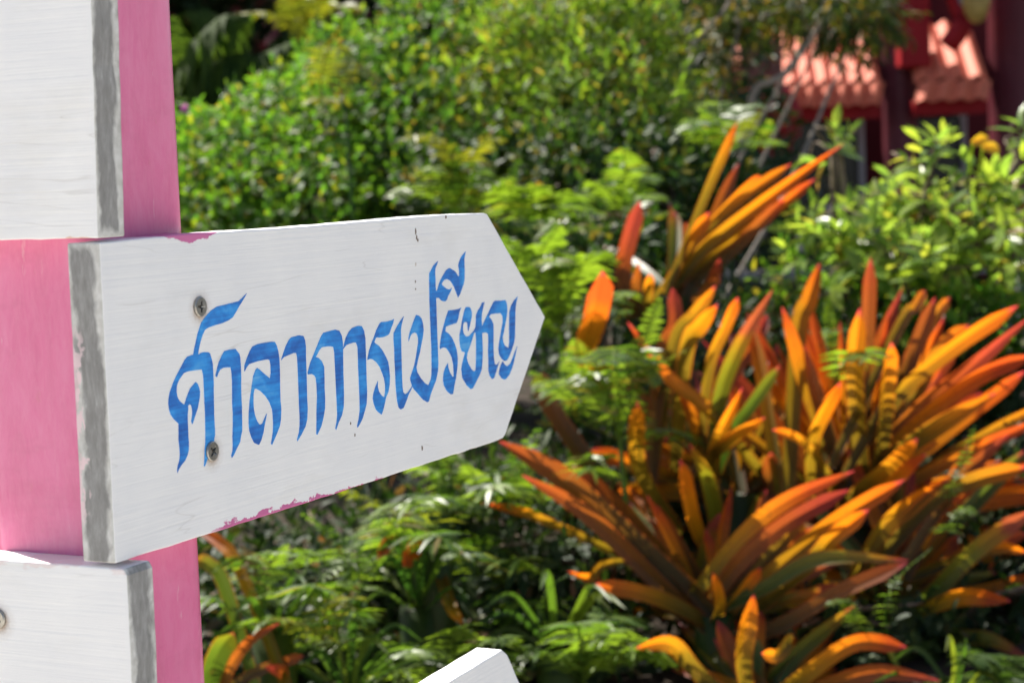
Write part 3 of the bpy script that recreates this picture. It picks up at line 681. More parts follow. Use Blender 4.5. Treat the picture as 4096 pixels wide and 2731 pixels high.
bromeliad((3420, 2120), 3.1, [
    ([(3190, 1350), (3235, 1200), (3280, 1052)], 86, 'o', 0.1), ([(3240, 1600), (3180, 1400), (3128, 1228)], 80, 'o', 0.0),
    ([(3460, 1600), (3470, 1300), (3482, 1032)], 78, 'r', 0.05), ([(3440, 1800), (3420, 1500), (3440, 1232)], 88, 'o', -0.12),
    ([(3525, 1780), (3545, 1550), (3565, 1368)], 92, 'o', -0.1), ([(3500, 1450), (3612, 1148)], 64, 'r', 0.1), ([(3590, 1600), (3660, 1400), (3742, 1188)], 74, 'r', 0.05),
    ([(3560, 1620), (3800, 1400), (4072, 1222)], 84, 'o', 0.0), ([(3650, 1660), (3850, 1500), (4110, 1275)], 84, 'r', 0.0), ([(3640, 1720), (3900, 1520), (4130, 1420)], 78, 'o', -0.05),
    ([(3570, 1830), (3780, 1690), (3985, 1572)], 88, 'o', -0.1), ([(3240, 1800), (3290, 1660), (3362, 1528)], 76, 'o', -0.15), ([(3330, 1800), (3260, 1560), (3215, 1380)], 74, 'r', -0.02),
    ([(3280, 1850), (3200, 1760), (3088, 1718)], 52, 'o', -0.2), ([(3560, 1480), (3520, 1300)], 70, 'o', 0.15), ([(3300, 1500), (3350, 1300)], 70, 'o', 0.2),
    ([(3440, 1960), (3550, 1870), (3672, 1752)], 78, 'o', -0.2), ([(3500, 1960), (3600, 1900), (3706, 1815)], 88, 'o', -0.2), ([(3100, 1950), (3085, 1808)], 78, 'r', 0.0),
    ([(3650, 1600), (3760, 1400), (3880, 1300)], 80, 'o', 0.12), ([(3400, 1650), (3330, 1480)], 74, 'r', 0.1), ([(3700, 1330), (3800, 1190)], 60, 'o', 0.18),
    ([(3600, 1300), (3660, 1230), (3700, 1160)], 55, 'o', 0.15)],
    'largest orange and red bromeliad with upright strap leaves, in the middle of the clump', 90, (450, 1020))
bromeliad((2860, 2500), 2.85, [
    ([(2500, 2130), (2230, 1900), (1998, 1765)], 112, 'r', 0.0), ([(2700, 2400), (2350, 2060), (2088, 1900)], 80, 'r', -0.06, 'sharp'),
    ([(2540, 2100), (2400, 1960), (2285, 1868)], 82, 'r', 0.1), ([(2200, 2090), (2060, 2040), (1925, 2012)], 44, 'o', -0.05, 'sharp'),
    ([(2700, 2420), (2560, 2370), (2372, 2338)], 84, 'o', -0.12), ([(2440, 2250), (2360, 2310), (2272, 2285)], 46, 'o', -0.15),
    ([(2875, 2420), (2848, 2288)], 80, 'o', -0.1), ([(2960, 2150), (3150, 2000), (3417, 1883)], 80, 'o', -0.05),
    ([(2960, 2250), (3150, 2090), (3396, 1958)], 84, 'r', -0.02), ([(3100, 2280), (3350, 2080), (3622, 1918)], 84, 'o', -0.06), ([(3230, 2260), (3330, 2150), (3476, 2038)], 86, 'o', -0.1),
    ([(3040, 2360), (3280, 2235), (3632, 2240)], 74, 'g', -0.12), ([(3080, 2520), (3350, 2370), (3628, 2250)], 78, 'r', -0.15), ([(2960, 2380), (3042, 2268)], 64, 'o', -0.05),
    ([(2800, 2300), (2880, 2050)], 80, 'g', 0.12), ([(2700, 2250), (2600, 2000)], 80, 'g', 0.2), ([(3000, 2200), (3060, 2000)], 80, 'r', 0.15)],
    'spreading bromeliad whose dark red leaves lean left below the arrow tip', 34, (380, 680))
bromeliad((3600, 2430), 2.95, [
    ([(3520, 2130), (3650, 2010), (3792, 1912)], 94, 'o', 0.0), ([(3720, 2010), (3900, 1920), (4110, 1868)], 88, 'o', 0.0), ([(3830, 1930), (3930, 1830), (4036, 1738)], 58, 'r', 0.05),
    ([(3720, 2380), (3900, 2200), (4130, 2040)], 94, 'g', -0.05), ([(3680, 2440), (3850, 2385), (4042, 2402)], 84, 'o', -0.12), ([(3900, 2210), (4110, 2130)], 64, 'o', 0.08),
    ([(3850, 2230), (4000, 2190), (4110, 2210)], 60, 'o', 0.05), ([(3820, 2540), (3960, 2560), (4120, 2640)], 74, 'g', -0.1), ([(3780, 2140), (4100, 1800)], 84, 'g', 0.15),
    ([(3500, 2200), (3640, 1990)], 80, 'r', 0.12), ([(3750, 2060), (3850, 1960)], 78, 'r', 0.18)],
    'orange bromeliad with long leaves spilling out at the right edge', 50, (350, 760))
bromeliad((3050, 2820), 2.7, [
    ([(2780, 2680), (2680, 2575), (2541, 2592)], 84, 'o', -0.1), ([(2970, 2650), (2990, 2500), (3015, 2375)], 92, 'o', -0.05), ([(3220, 2700), (3420, 2570), (3628, 2588)], 84, 'o', -0.12),
    ([(3160, 2560), (3110, 2620), (3045, 2612)], 66, 'o', -0.15), ([(3260, 2760), (3500, 2690), (3760, 2722)], 84, 'r', -0.15), ([(2920, 2600), (2870, 2480)], 80, 'r', 0.05), ([(3180, 2620), (3420, 2420)], 74, 'g', 0.1)],
    'low bromeliad with orange leaf tips curling over the bottom edge', 18, (280, 480))
bromeliad((930, 2860), 2.55, [
    ([(850, 2700), (880, 2600), (935, 2530)], 120, 'g', -0.1), ([(900, 2720), (990, 2570), (1120, 2490)], 48, 'r', -0.1, 'sharp'), ([(1130, 2690), (1060, 2665)], 60, 'r', -0.1), ([(1040, 2680), (1130, 2650), (1215, 2620)], 52, 'r', -0.05),
    ([(900, 2350), (840, 2260), (780, 2235)], 72, 'g', 0.0), ([(960, 2280), (880, 2170), (770, 2105)], 60, 'o', 0.1)],
    'pale green bromeliad low down beside the foot of the pink post', 0, (250, 400))
bromeliad((1720, 2080), 2.75, [([(1665, 2170), (1612, 2268)], 84, 'o', -0.12), ([(1560, 2160), (1510, 2235)], 60, 'r', -0.08), ([(1800, 2420), (1850, 2500)], 62, 'o', -0.2)],
    'small pink tipped bromeliad drooping below the lettered board', 0)

def strap(center, zc, n, R_, label, wpx=34):
    L_ = []
    for i in range(n):
        a = random.uniform(0.08, 0.92) * math.pi; r = random.uniform(0.6, 1.1) * R_
        dx, dy = math.cos(a) * r, -math.sin(a) * r
        L_.append(([(center[0] + dx * 0.3, center[1] + dy * 0.5), (center[0] + dx * 0.7, center[1] + dy * 0.9), (center[0] + dx * 1.15, center[1] + dy * 0.8 + 30)], wpx * random.uniform(0.7, 1.2), 'l', random.uniform(-0.25, 0.15), 'sharp'))
    o = bromeliad(center, zc, L_, label); o.name = 'strap_leaved_plant'; o['category'] = 'plant'
LILY = leaf_mat('strap_leaf_green', [(0.0, (0.035, 0.09, 0.018)), (0.6, (0.08, 0.15, 0.02)), (1.0, (0.16, 0.20, 0.025))], trans=0.45, rough=0.42, tint=(1.5, 1.5, 0.7), spec=0.4, refl=0.6)
strap((1380, 2800), 2.6, 16, 420, 'strap leaved green plant at the bottom edge left of the lowest board')
strap((1680, 2480), 2.75, 14, 360, 'dark green strap leaved plant in the shade below the lettered board', 28)
strap((2230, 2640), 2.75, 16, 400, 'arching strap leaved plant between the lowest board and the orange leaves', 32)
strap((3830, 2820), 2.75, 8, 330, 'strap leaved green plant in the bottom right corner', 30)
strap((1090, 2560), 2.6, 12, 330, 'pale strap leaved plant beside the post foot', 36)
# ---- ferns
def fern_mat(name, a, b, trans=0.42): return leaf_mat(name, [(0, a), (0.75, b), (0.93, tuple(x * 1.25 for x in b)), (1.0, (0.20, 0.13, 0.03))], trans=trans, rough=0.42, tint=(1.8, 1.8, 0.8), spec=0.4, refl=0.7)
FERN = fern_mat('fern_frond_green', (0.06, 0.13, 0.02), (0.17, 0.26, 0.028))
FERN_Y = leaf_mat('fern_frond_yellow', [(0, (0.20, 0.26, 0.025)), (1, (0.30, 0.30, 0.02))], trans=0.5, rough=0.4, tint=(1, 0.95, 0.5))
FERN_D = leaf_mat('fern_frond_dead', [(0, (0.20, 0.11, 0.05)), (1, (0.26, 0.17, 0.08))], trans=0.3, rough=0.6)
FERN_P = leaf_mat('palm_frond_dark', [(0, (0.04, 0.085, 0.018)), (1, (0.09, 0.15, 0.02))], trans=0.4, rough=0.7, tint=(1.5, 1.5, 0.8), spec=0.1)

def frond(root, pts, plen, mat, npair=26, pw=None, droop=0.35, nrm=None, name='frond'):
    n = npair + 4
    c = catmull(pts, n)
    V, Fc = tube_vf(c, [plen * 0.022 * (1 - 0.7 * i / n) + 0.0006 for i in range(n)], 4)
    pw = pw or plen * 0.135
    for i in range(3, n - 1):
        t = (i - 3) / (n - 4)
        tg = (c[min(i + 1, n - 1)] - c[i - 1]).normalized()
        nn = nrm or Vector((0, 0, 1)); nv = nn - tg * nn.dot(tg); nv = nv.normalized() if nv.length > .05 else Vector((0, -1, 0))
        side = tg.cross(nv)
        L_ = plen * (min(1, 0.45 + t * 2.2) * (1 - t ** 2.2) + 0.10) * random.uniform(0.85, 1.12)
        for sg in (-1, 1):
            d = (side * sg + tg * random.uniform(0.28, 0.5) + nv * random.uniform(-0.05, 0.22)).normalized()
            wv = (tg - d * tg.dot(d)).normalized() * pw * 0.5
            wv = Matrix.Rotation(random.uniform(-0.5, 0.5), 3, d) @ wv
            b = len(V); p = c[i]
            dr = -Vector((0, 0, 1)) * L_ * droop * random.uniform(0.5, 1.3)
            mid = p + d * L_ * 0.5 + dr * 0.22; end = p + d * L_ + dr
            V += [p - wv * 0.55, p + wv * 0.55, mid - wv, mid + wv, end]
            Fc += [(b, b + 1, b + 3, b + 2), (b + 2, b + 3, b + 4)]
    o = mesh_obj(name, rel(root, V), Fc, mat, root)
    me = o.data
    a = me.attributes.new('rnd', 'FLOAT', 'POINT')
    vals = np.zeros(len(V), dtype=np.float32); k0 = n * 4
    r_ = np.repeat(rng.random((len(V) - k0) // 5) * 0.45, 5); vals[k0:k0 + len(r_)] = r_
    a.data.foreach_set('value', vals)
    return o

def fern(center, z, label, traced=(), nrand=8, size=(360, 560), mat=FERN, plen=0.064, arc=(0.05, 0.95), npair=18, name='fern', cat='fern', droop=0.35, zr=(-0.25, 0.25), part='frond', stem=None):
    c = P(*center, z); g = hgt(c.x, c.y)
    for k in range(40):                     # let the crown sit where the line of sight meets the bank
        cc = P(*center, z + k * 0.02)
        if cc.z < hgt(cc.x, cc.y) + 0.05: break
    else: cc = c
    c = cc; g = hgt(c.x, c.y)
    root = empty(name, (c.x, c.y, min(g, c.z) - 0.02), label, cat)
    if c.z - g > 0.03:
        V, Fc = tube_vf([Vector((c.x, c.y, g - 0.03)), Vector((c.x + 0.01, c.y, (c.z + g) / 2)), c], stem or [0.006, 0.005, 0.004], 6)
        mesh_obj('stem', rel(root, V), Fc, STEMW if stem else FERN, root)
    for tr_ in traced:
        pts, pl, m = tr_[0], tr_[1], tr_[2] if len(tr_) > 2 else mat
        dz = tr_[3] if len(tr_) > 3 else -0.1
        q = [c] * (1 if (c - P(*pts[0], z)).length > 0.06 else 0) + [P(x, y, z + dz * (i / max(1, len(pts) - 1))) for i, (x, y) in enumerate(pts)]
        frond(root, q, pl / F * z, m, npair, droop=droop, name=part)
    for i in range(nrand):
        a = random.uniform(*arc) * math.pi; R_ = random.uniform(*size)
        dx, dy = math.cos(a) * R_, -math.sin(a) * R_
        dz = random.uniform(*zr)
        q = [c, P(center[0] + dx * 0.5, center[1] + dy * 0.72, z + dz * 0.5), P(center[0] + dx, center[1] + dy * 0.82 + R_ * random.uniform(0.0, 0.22), z + dz)]
        frond(root, q, plen * random.uniform(0.8, 1.15), mat, npair, droop=droop, name=part)
    return root
fern((2240, 1330), 3.3, 'pale green fern arching just right of the arrow board tip', [
    ([(2200, 1120), (2080, 1010), (2000, 940)], 174), ([(2240, 1250), (2150, 1060), (2240, 900)], 188), ([(2250, 1250), (2330, 1060), (2420, 1000)], 174), ([(2230, 1340), (2180, 1270), (2280, 1180)], 130)], 7, (300, 430))
fern((2480, 1760), 3.0, 'bright lit fern between the yellow bromeliads and the arrow board', [
    ([(2290, 1650), (2440, 1540), (2600, 1470), (2760, 1392)], 75, FERN_Y, -0.2), ([(2440, 1620), (2560, 1400), (2640, 1180)], 110), ([(2380, 1700), (2240, 1560), (2120, 1480)], 110), ([(2430, 1700), (2330, 1480), (2300, 1350)], 110), ([(2560, 1850), (2560, 1700), (2540, 1560)], 80)], 9, (330, 520))
fern((2180, 2080), 2.95, 'shaded green fern under the tip of the lettered arrow board', [([(2150, 1960), (2080, 1850), (2160, 1700)], 130)], 5, (280, 470))
fern((1480, 2330), 2.6, 'sunlit fern with drooping leaflets below the middle of the lettered board', [
    ([(1760, 2075), (1600, 2050), (1450, 1985), (1360, 1950)], 150, FERN_Y, -0.1), ([(1500, 2250), (1360, 2150), (1200, 2040)], 120), ([(1480, 2300), (1300, 2240), (1180, 2190)], 120), ([(1450, 2350), (1400, 2240), (1270, 2330)], 120)], 7, (300, 480), plen=0.066)
fern((1290, 2620), 2.5, 'yellow green fern fanning out at the lower left', [([(1290, 2500), (1300, 2380), (1220, 2330)], 120, FERN_Y), ([(1300, 2500), (1390, 2400), (1420, 2390)], 120, FERN_Y), ([(1280, 2540), (1160, 2480), (1090, 2470)], 120, FERN_Y)], 6, (260, 430), plen=0.066)
fern((1850, 2130), 2.9, 'light green fern arching out from under the lettered board', [([(1850, 2000), (1760, 1900), (1640, 1880)], 120), ([(1840, 2050), (1900, 1930), (1860, 1850)], 130)], 7, (260, 430))
fern((1780, 2760), 2.55, 'dark fern behind the tip of the lowest white board', [], 6, (260, 480))
fern((1010, 2420), 2.6, 'fern with brownish fronds right of the pink post', [([(1010, 2330), (1020, 2240), (960, 2180)], 90, FERN_D), ([(1050, 2400), (1080, 2260), (1150, 2170)], 110)], 4, (220, 360))
fern((2330, 2720), 2.6, 'low shaded fern along the bottom edge left of the orange leaves', [([(2180, 2480), (2180, 2380), (2280, 2300), (2390, 2400), (2400, 2520)], 24, FERN)], 8, (250, 420))
fern((1960, 2440), 2.8, 'dim fern in the gap between the boards and the red leaves', [], 4, (260, 420))
fern((3560, 2600), 2.6, 'small bright fern sprig among the orange bromeliad leaves', [([(3540, 2420), (3600, 2300), (3730, 2190)], 60, FERN, -0.05), ([(3440, 2500), (3380, 2400), (3300, 2420)], 70)], 0)
fern((3830, 2080), 2.85, 'pale fern sprig near the right edge behind orange leaves', [([(3800, 1980), (3850, 1850), (3900, 1700)], 60), ([(3780, 2120), (3850, 2030), (3900, 2060)], 70)], 0)
fern((4010, 2780), 2.7, 'fern coloured dark for shade, filling the lower right corner of the bank', [], 5, (200, 330), mat=FERN_P)  # dark frond colour stands in for shade from the clump above
fern((3330, 1560), 3.15, 'narrow fern frond standing between upright orange leaves', [([(3330, 1420), (3320, 1300), (3310, 1180)], 40)], 3, (220, 330))
fern((1830, 880), 4.0, 'olive fern with arching pale fronds above the arrow board', [
    ([(1850, 800), (1800, 620), (1700, 540), (1600, 560)], 120, FERN_Y, -0.1), ([(1850, 800), (1880, 640), (1960, 560), (2010, 560)], 110, FERN_Y), ([(1830, 850), (1840, 720), (1800, 640)], 120, FERN), ([(1830, 870), (1950, 740), (2050, 700)], 130, FERN)], 7, (250, 380), plen=0.066)
fern((2140, 960), 3.6, 'upright green fern rising behind the top corner of the arrow', [([(2130, 900), (2060, 800), (2020, 730)], 159), ([(2150, 900), (2130, 820), (2140, 730)], 159), ([(2170, 900), (2230, 820), (2260, 760)], 159)], 6, (200, 330))
fern((2500, 900), 3.9, 'tan and green fern fronds behind the purple tipped leaf', [([(2480, 850), (2500, 680), (2490, 590)], 110, FERN), ([(2490, 860), (2430, 760), (2350, 720)], 110, FERN), ([(2480, 880), (2420, 850), (2330, 880)], 100, FERN_D)], 6, (220, 360), plen=0.05)
fern((1380, 420), 4.2, 'yellow fan shaped palm leaf rising from the hedge', [([(1280, 400), (1290, 280), (1330, 190), (1450, 270), (1530, 330)], 120, FERN_Y, -0.1)], 2, (150, 230), plen=0.06, mat=FERN_Y, name='palm_seedling', cat='palm')
fern((2900, 620), 4.2, 'light green fern tuft above the yellow bromeliad tip', [([(2900, 600), (2880, 500), (2800, 430)], 90), ([(2910, 600), (2960, 500), (3040, 450)], 90, FERN_Y), ([(2900, 620), (3020, 540), (3080, 480)], 90), ([(2900, 620), (2790, 540), (2740, 500)], 90)], 6, (180, 280))

# ---- palms at top left
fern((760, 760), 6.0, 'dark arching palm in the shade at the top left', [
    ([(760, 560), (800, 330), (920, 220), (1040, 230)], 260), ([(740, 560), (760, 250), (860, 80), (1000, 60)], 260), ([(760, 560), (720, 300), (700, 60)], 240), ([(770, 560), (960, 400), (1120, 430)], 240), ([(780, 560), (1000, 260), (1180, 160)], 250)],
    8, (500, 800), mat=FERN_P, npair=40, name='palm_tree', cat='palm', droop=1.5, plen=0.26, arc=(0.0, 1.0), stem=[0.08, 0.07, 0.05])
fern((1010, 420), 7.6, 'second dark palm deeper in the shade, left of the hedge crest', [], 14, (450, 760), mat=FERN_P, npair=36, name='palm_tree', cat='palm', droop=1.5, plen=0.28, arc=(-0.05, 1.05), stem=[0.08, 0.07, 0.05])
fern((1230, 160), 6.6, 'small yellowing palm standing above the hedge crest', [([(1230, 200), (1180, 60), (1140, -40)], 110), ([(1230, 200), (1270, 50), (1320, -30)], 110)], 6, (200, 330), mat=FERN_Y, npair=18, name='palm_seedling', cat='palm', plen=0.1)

# ------------------------------------------------------------------ shrubs
def leaf_template(L_, w, curl=0.15):
    rows = [(0, 0.06), (0.28, 0.85), (0.6, 0.9), (1.0, 0.02)]
    V = []
    for t, k in rows:
        z = -curl * L_ * t * t
        V += [(-w * 0.5 * k, t * L_, z + 0.12 * w * k), (0, t * L_, z), (w * 0.5 * k, t * L_, z + 0.12 * w * k)]
    Fc = []
    for i in range(3):
        a = i * 3; Fc += [(a, a + 1, a + 4, a + 3), (a + 1, a + 2, a + 5, a + 4)]
    return np.array(V, dtype=np.float32), Fc

def shrub(name, label, cat, blobs, mat, n, L_, w, base, seed, up=0.5, droop=0.0, cluster=10, spread=2.2, parts=300, stem_r=0.02, outward=0.6, lsc=(0.6, 1.25), shell=0.55, twigs=40, dead=None, group=None, twig_mat=None):
    """blobs: (px, py, z, rx_px, ry_px, rz_m) ellipsoids the crown fills; leaves gather in whorled shoots"""
    r_ = np.random.default_rng(seed)
    g = hgt(base[0], base[1])
    root = empty(name, (base[0], base[1], g), label, cat, group)
    vol = np.array([b[3] * b[4] for b in blobs], float); vol /= vol.sum()
    ncl = n // cluster
    which = r_.choice(len(blobs), ncl, p=vol)
    d = r_.normal(size=(ncl, 3)); d /= np.linalg.norm(d, axis=1)[:, None]
    rad = shell + (1 - shell) * r_.random(ncl) ** 0.6
    C = np.zeros((ncl, 3)); OUT = np.zeros((ncl, 3))
    for k, b in enumerate(blobs):
        c = np.array(P(b[0], b[1], b[2])); s = np.array([b[3] / F * b[2], b[5], b[4] / F * b[2]])
        mk = which == k
        C[mk] = c + d[mk] * rad[mk][:, None] * s; OUT[mk] = d[mk]
    OUT = OUT * outward + np.array([0, 0, up]) + r_.normal(size=OUT.shape) * 0.35
    OUT /= np.linalg.norm(OUT, axis=1)[:, None]
    m = ncl * cluster
    Cc = np.repeat(C, cluster, 0); ax = np.repeat(OUT, cluster, 0)
    tpos = np.tile(np.linspace(0, 1, cluster), ncl)
    pos = Cc + ax * (tpos * L_ * spread)[:, None]
    rv = r_.normal(size=(m, 3)); sd = rv - ax * (rv * ax).sum(1)[:, None]; sd /= np.linalg.norm(sd, axis=1)[:, None]
    Y = ax * (0.35 + 0.6 * tpos)[:, None] + sd * (1.0 - 0.45 * tpos)[:, None]
    Y[:, 2] -= droop
    Y /= np.linalg.norm(Y, axis=1)[:, None]
    Zn = ax * 0.8 + np.array([0, 0, 0.35]) + r_.normal(size=(m, 3)) * 0.35
    Zn -= Y * (Zn * Y).sum(1)[:, None]; Zn /= np.linalg.norm(Zn, axis=1)[:, None]
    X = np.cross(Y, Zn)
    sc = r_.uniform(*lsc, m) * (1 - 0.35 * tpos)
    TV, TF = leaf_template(L_, w)
    # the leaves that show: nearest one in each small cell of the view
    rel_ = pos - np.array(CAM)
    zz = rel_ @ np.array(_fw); px = 2048 + F * (rel_ @ np.array(_r)) / zz; py = 1365.5 - F * (rel_ @ np.array(_u)) / zz
    face = np.abs((Zn * (-rel_ / np.linalg.norm(rel_, axis=1)[:, None])).sum(1))
    inside = (px > -20) & (px < 4116) & (py > -20) & (py < 2751)
    cell = max(24, 0.9 * L_ / zz.mean() * F)
    key = (np.floor(px / cell).astype(int) * 1000 + np.floor(py / cell).astype(int))
    order = np.lexsort((zz, key)); best = {}
    for i in order:
        if inside[i] and key[i] not in best: best[key[i]] = i
    cand = np.array(list(best.values()), dtype=int)
    if len(cand) > parts:
        score = sc[cand] * (0.25 + face[cand]) / zz[cand]; cand = cand[np.argsort(-score)[:parts]]
    me = bpy.data.meshes.new('leaf'); me.from_pydata([tuple(map(float, q)) for q in TV], [], TF); me.materials.append(mat)
    me.polygons.foreach_set('use_smooth', [True] * len(me.polygons))
    base_v = np.array(root.location)
    for i in cand:
        o = bpy.data.objects.new('leaf', me); COL.objects.link(o); o.parent = root
        M = Matrix(((X[i][0], Y[i][0], Zn[i][0]), (X[i][1], Y[i][1], Zn[i][1]), (X[i][2], Y[i][2], Zn[i][2]))).to_4x4()
        o.matrix_local = Matrix.Translation(Vector((pos[i] - base_v).tolist())) @ M @ Matrix.Scale(float(sc[i]), 4)
    rest = np.ones(m, bool); rest[cand] = False
    idx = np.where(rest)[0]; k = len(idx); nv = len(TV)
    R = np.stack([X[idx], Y[idx], Zn[idx]], 2) * sc[idx][:, None, None]
    VV = (np.einsum('nij,vj->nvi', R, TV) + (pos[idx] - base_v)[:, None, :]).reshape(-1, 3).astype(np.float32)
    FF = (np.array(TF, dtype=np.int32)[None] + (np.arange(k) * nv)[:, None, None]).reshape(-1)
    me2 = bpy.data.meshes.new('foliage'); nf = k * len(TF)
    me2.vertices.add(len(VV)); me2.vertices.foreach_set('co', VV.ravel())
    me2.loops.add(nf * 4); me2.loops.foreach_set('vertex_index', FF)
    me2.polygons.add(nf); me2.polygons.foreach_set('loop_start', np.arange(nf, dtype=np.int32) * 4)
    me2.polygons.foreach_set('use_smooth', [True] * nf)
    me2.materials.append(mat); me2.update(calc_edges=True); me2.validate()
    a = me2.attributes.new('rnd', 'FLOAT', 'POINT'); a.data.foreach_set('value', np.repeat(r_.random(k), nv).astype(np.float32))
    o = link(bpy.data.objects.new('foliage', me2), root); o['kind'] = 'stuff'
    # branches: from the foot through blob centres to some of the shoots
    V, Fc = [], []
    b0 = Vector((base[0], base[1], g - 0.03))
    for kb, b in enumerate(blobs):
        bc = P(b[0], b[1], b[2]); mid = b0.lerp(bc, 0.5) + Vector((r_.normal() * 0.05, r_.normal() * 0.05, 0))
        q = catmull([b0, mid, bc], 7); v_, f_ = tube_vf(q, [stem_r * (1 - 0.08 * i) for i in range(7)], 6, len(V)); V += v_; Fc += f_
        ids = np.where(which == kb)[0]
        for i in ids[:max(3, int(twigs * vol[kb]))]:
            e = Vector((C[i] + OUT[i] * L_ * spread * 0.8).tolist()); mm = bc.lerp(e, 0.5) + Vector((r_.normal() * 0.03, r_.normal() * 0.03, 0.03))
            q = catmull([bc, mm, e], 6); v_, f_ = tube_vf(q, [stem_r * 0.35 * (1 - 0.14 * j) for j in range(6)], 4, len(V)); V += v_; Fc += f_
    mesh_obj('stem', rel(root, V), Fc, twig_mat or STEMW, root)
    return root

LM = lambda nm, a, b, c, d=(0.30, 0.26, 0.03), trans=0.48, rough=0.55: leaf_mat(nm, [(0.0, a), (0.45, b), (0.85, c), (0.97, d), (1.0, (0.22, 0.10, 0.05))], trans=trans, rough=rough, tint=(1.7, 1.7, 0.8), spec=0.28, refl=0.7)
HEDGE = LM('hedge_leaf', (0.045, 0.125, 0.024), (0.075, 0.175, 0.024), (0.14, 0.25, 0.024))
HEDGE_Y = LM('hedge_leaf_yellowgreen', (0.06, 0.16, 0.025), (0.095, 0.22, 0.025), (0.17, 0.29, 0.025))
WILLOW = LM('narrow_leaf', (0.09, 0.18, 0.03), (0.15, 0.26, 0.03), (0.26, 0.33, 0.035), (0.40, 0.30, 0.06))
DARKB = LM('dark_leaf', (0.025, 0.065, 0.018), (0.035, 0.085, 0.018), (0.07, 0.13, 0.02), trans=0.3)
LIGHT = LM('light_leaf', (0.16, 0.27, 0.06), (0.23, 0.35, 0.07), (0.33, 0.42, 0.07), (0.42, 0.38, 0.07), trans=0.5, rough=0.28)
OLIVE = LM('olive_leaf', (0.03, 0.06, 0.018), (0.055, 0.085, 0.02), (0.12, 0.13, 0.02), (0.30, 0.19, 0.02), trans=0.38)

shrub('hedge_shrub', 'dense small leaved green shrub right of the pink post', 'shrub',
    [(900, 740, 4.6, 270, 260, 0.35), (1200, 600, 4.8, 270, 270, 0.4), (820, 980, 4.4, 260, 220, 0.3), (1150, 880, 4.5, 360, 240, 0.35)], HEDGE_Y, 13000, 0.034, 0.017, (-0.65, 4.7), 11)
shrub('hedge_shrub', 'taller glossy green shrub behind the top edge of the lettered board', 'shrub',
    [(1440, 400, 5.2, 250, 270, 0.4), (1650, 620, 5.0, 380, 300, 0.4), (1500, 850, 4.8, 400, 240, 0.35), (1850, 260, 5.3, 340, 320, 0.4)], HEDGE, 15000, 0.035, 0.017, (-0.25, 5.2), 12)
shrub('narrow_leaved_shrub', 'tall yellow green shrub with narrow upright leaves at the top centre', 'shrub',
    [(2250, 180, 5.0, 330, 300, 0.4), (2500, 250, 5.0, 190, 330, 0.35), (2380, 520, 4.8, 380, 280, 0.4), (2050, 420, 5.0, 300, 300, 0.35)], WILLOW, 14500, 0.046, 0.012, (0.35, 5.0), 13, up=0.7, spread=2.0)
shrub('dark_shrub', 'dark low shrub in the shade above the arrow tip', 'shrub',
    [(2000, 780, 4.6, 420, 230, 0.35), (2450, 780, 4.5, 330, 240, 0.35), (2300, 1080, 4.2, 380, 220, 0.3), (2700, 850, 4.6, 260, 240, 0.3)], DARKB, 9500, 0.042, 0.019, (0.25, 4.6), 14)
shrub('light_shrub', 'bright yellow green leafy shrub in front of the red building', 'shrub',
    [(3380, 880, 4.0, 280, 110, 0.2), (3760, 880, 4.0, 330, 150, 0.22), (3600, 1080, 3.9, 480, 150, 0.22), (4060, 1000, 3.9, 200, 260, 0.22), (4070, 640, 4.0, 60, 110, 0.1), (3330, 610, 4.0, 45, 60, 0.05), (3345, 480, 4.0, 25, 50, 0.03), (3720, 680, 4.0, 60, 60, 0.05)],
    LIGHT, 1050, 0.070, 0.026, (0.95, 4.1), 15, up=0.75, droop=0.25, spread=0.8, stem_r=0.012, shell=0.25, twigs=70, cluster=8)
shrub('light_shrub', 'lower dull green bush behind the orange leaves at right', 'shrub',
    [(3300, 1250, 4.1, 330, 180, 0.25), (3850, 1330, 4.0, 420, 200, 0.25)], HEDGE_Y, 1500, 0.05, 0.018, (0.8, 4.2), 16, up=0.6, spread=1.5, stem_r=0.012, shell=0.3, cluster=8)
olive_tree = shrub('overhanging_tree', 'olive leaved tree branch hanging over the tiled canopy at the top right', 'tree',
    [(3300, 10, 5.6, 230, 120, 0.25), (3440, 70, 5.6, 130, 110, 0.2), (3330, 60, 5.6, 100, 80, 0.16), (2950, 10, 5.6, 200, 100, 0.25), (2860, 300, 5.5, 90, 180, 0.14), (2960, 100, 5.5, 80, 80, 0.12)], OLIVE, 3400, 0.055, 0.013, (0.42, 5.6), 17, up=-0.2, droop=0.7, spread=1.6, stem_r=0.008, shell=0.2, twigs=40, twig_mat=plain('grey_twig', (0.30, 0.26, 0.22), 0.8, 0.2, 20))
THICK = LM('thicket_leaf_shaded', (0.018, 0.04, 0.012), (0.025, 0.055, 0.014), (0.04, 0.075, 0.015), (0.06, 0.08, 0.02), trans=0.25)  # leaf colour darkened to stand in for shade behind the hedge
def branch(root, pts, z, r0, r1):
    q = catmull([P(x, y, z) for x, y in pts], 16); V, Fc = tube_vf(q, [r0 + (r1 - r0) * i / 15 for i in range(16)], 7)
    mesh_obj('branch', rel(root, V), Fc, plain('pale_bark', (0.34, 0.28, 0.23), 0.8, 0.3, 60, 0.002, 0.2), root)
branch(olive_tree, [(2960, 620), (3000, 420), (3030, 345), (3080, 330), (3150, 285), (3220, 190), (3320, 40), (3400, -80)], 5.5, 0.012, 0.007)
branch(olive_tree, [(2720, 420), (2740, 250), (2790, 160), (2830, 120), (2900, 40), (2950, -60)], 5.5, 0.009, 0.005)
branch(olive_tree, [(2740, 290), (2770, 235), (2815, 190)], 5.45, 0.010, 0.009)
branch(olive_tree, [(2740, 640), (2735, 500), (2740, 330)], 5.5, 0.010, 0.008)
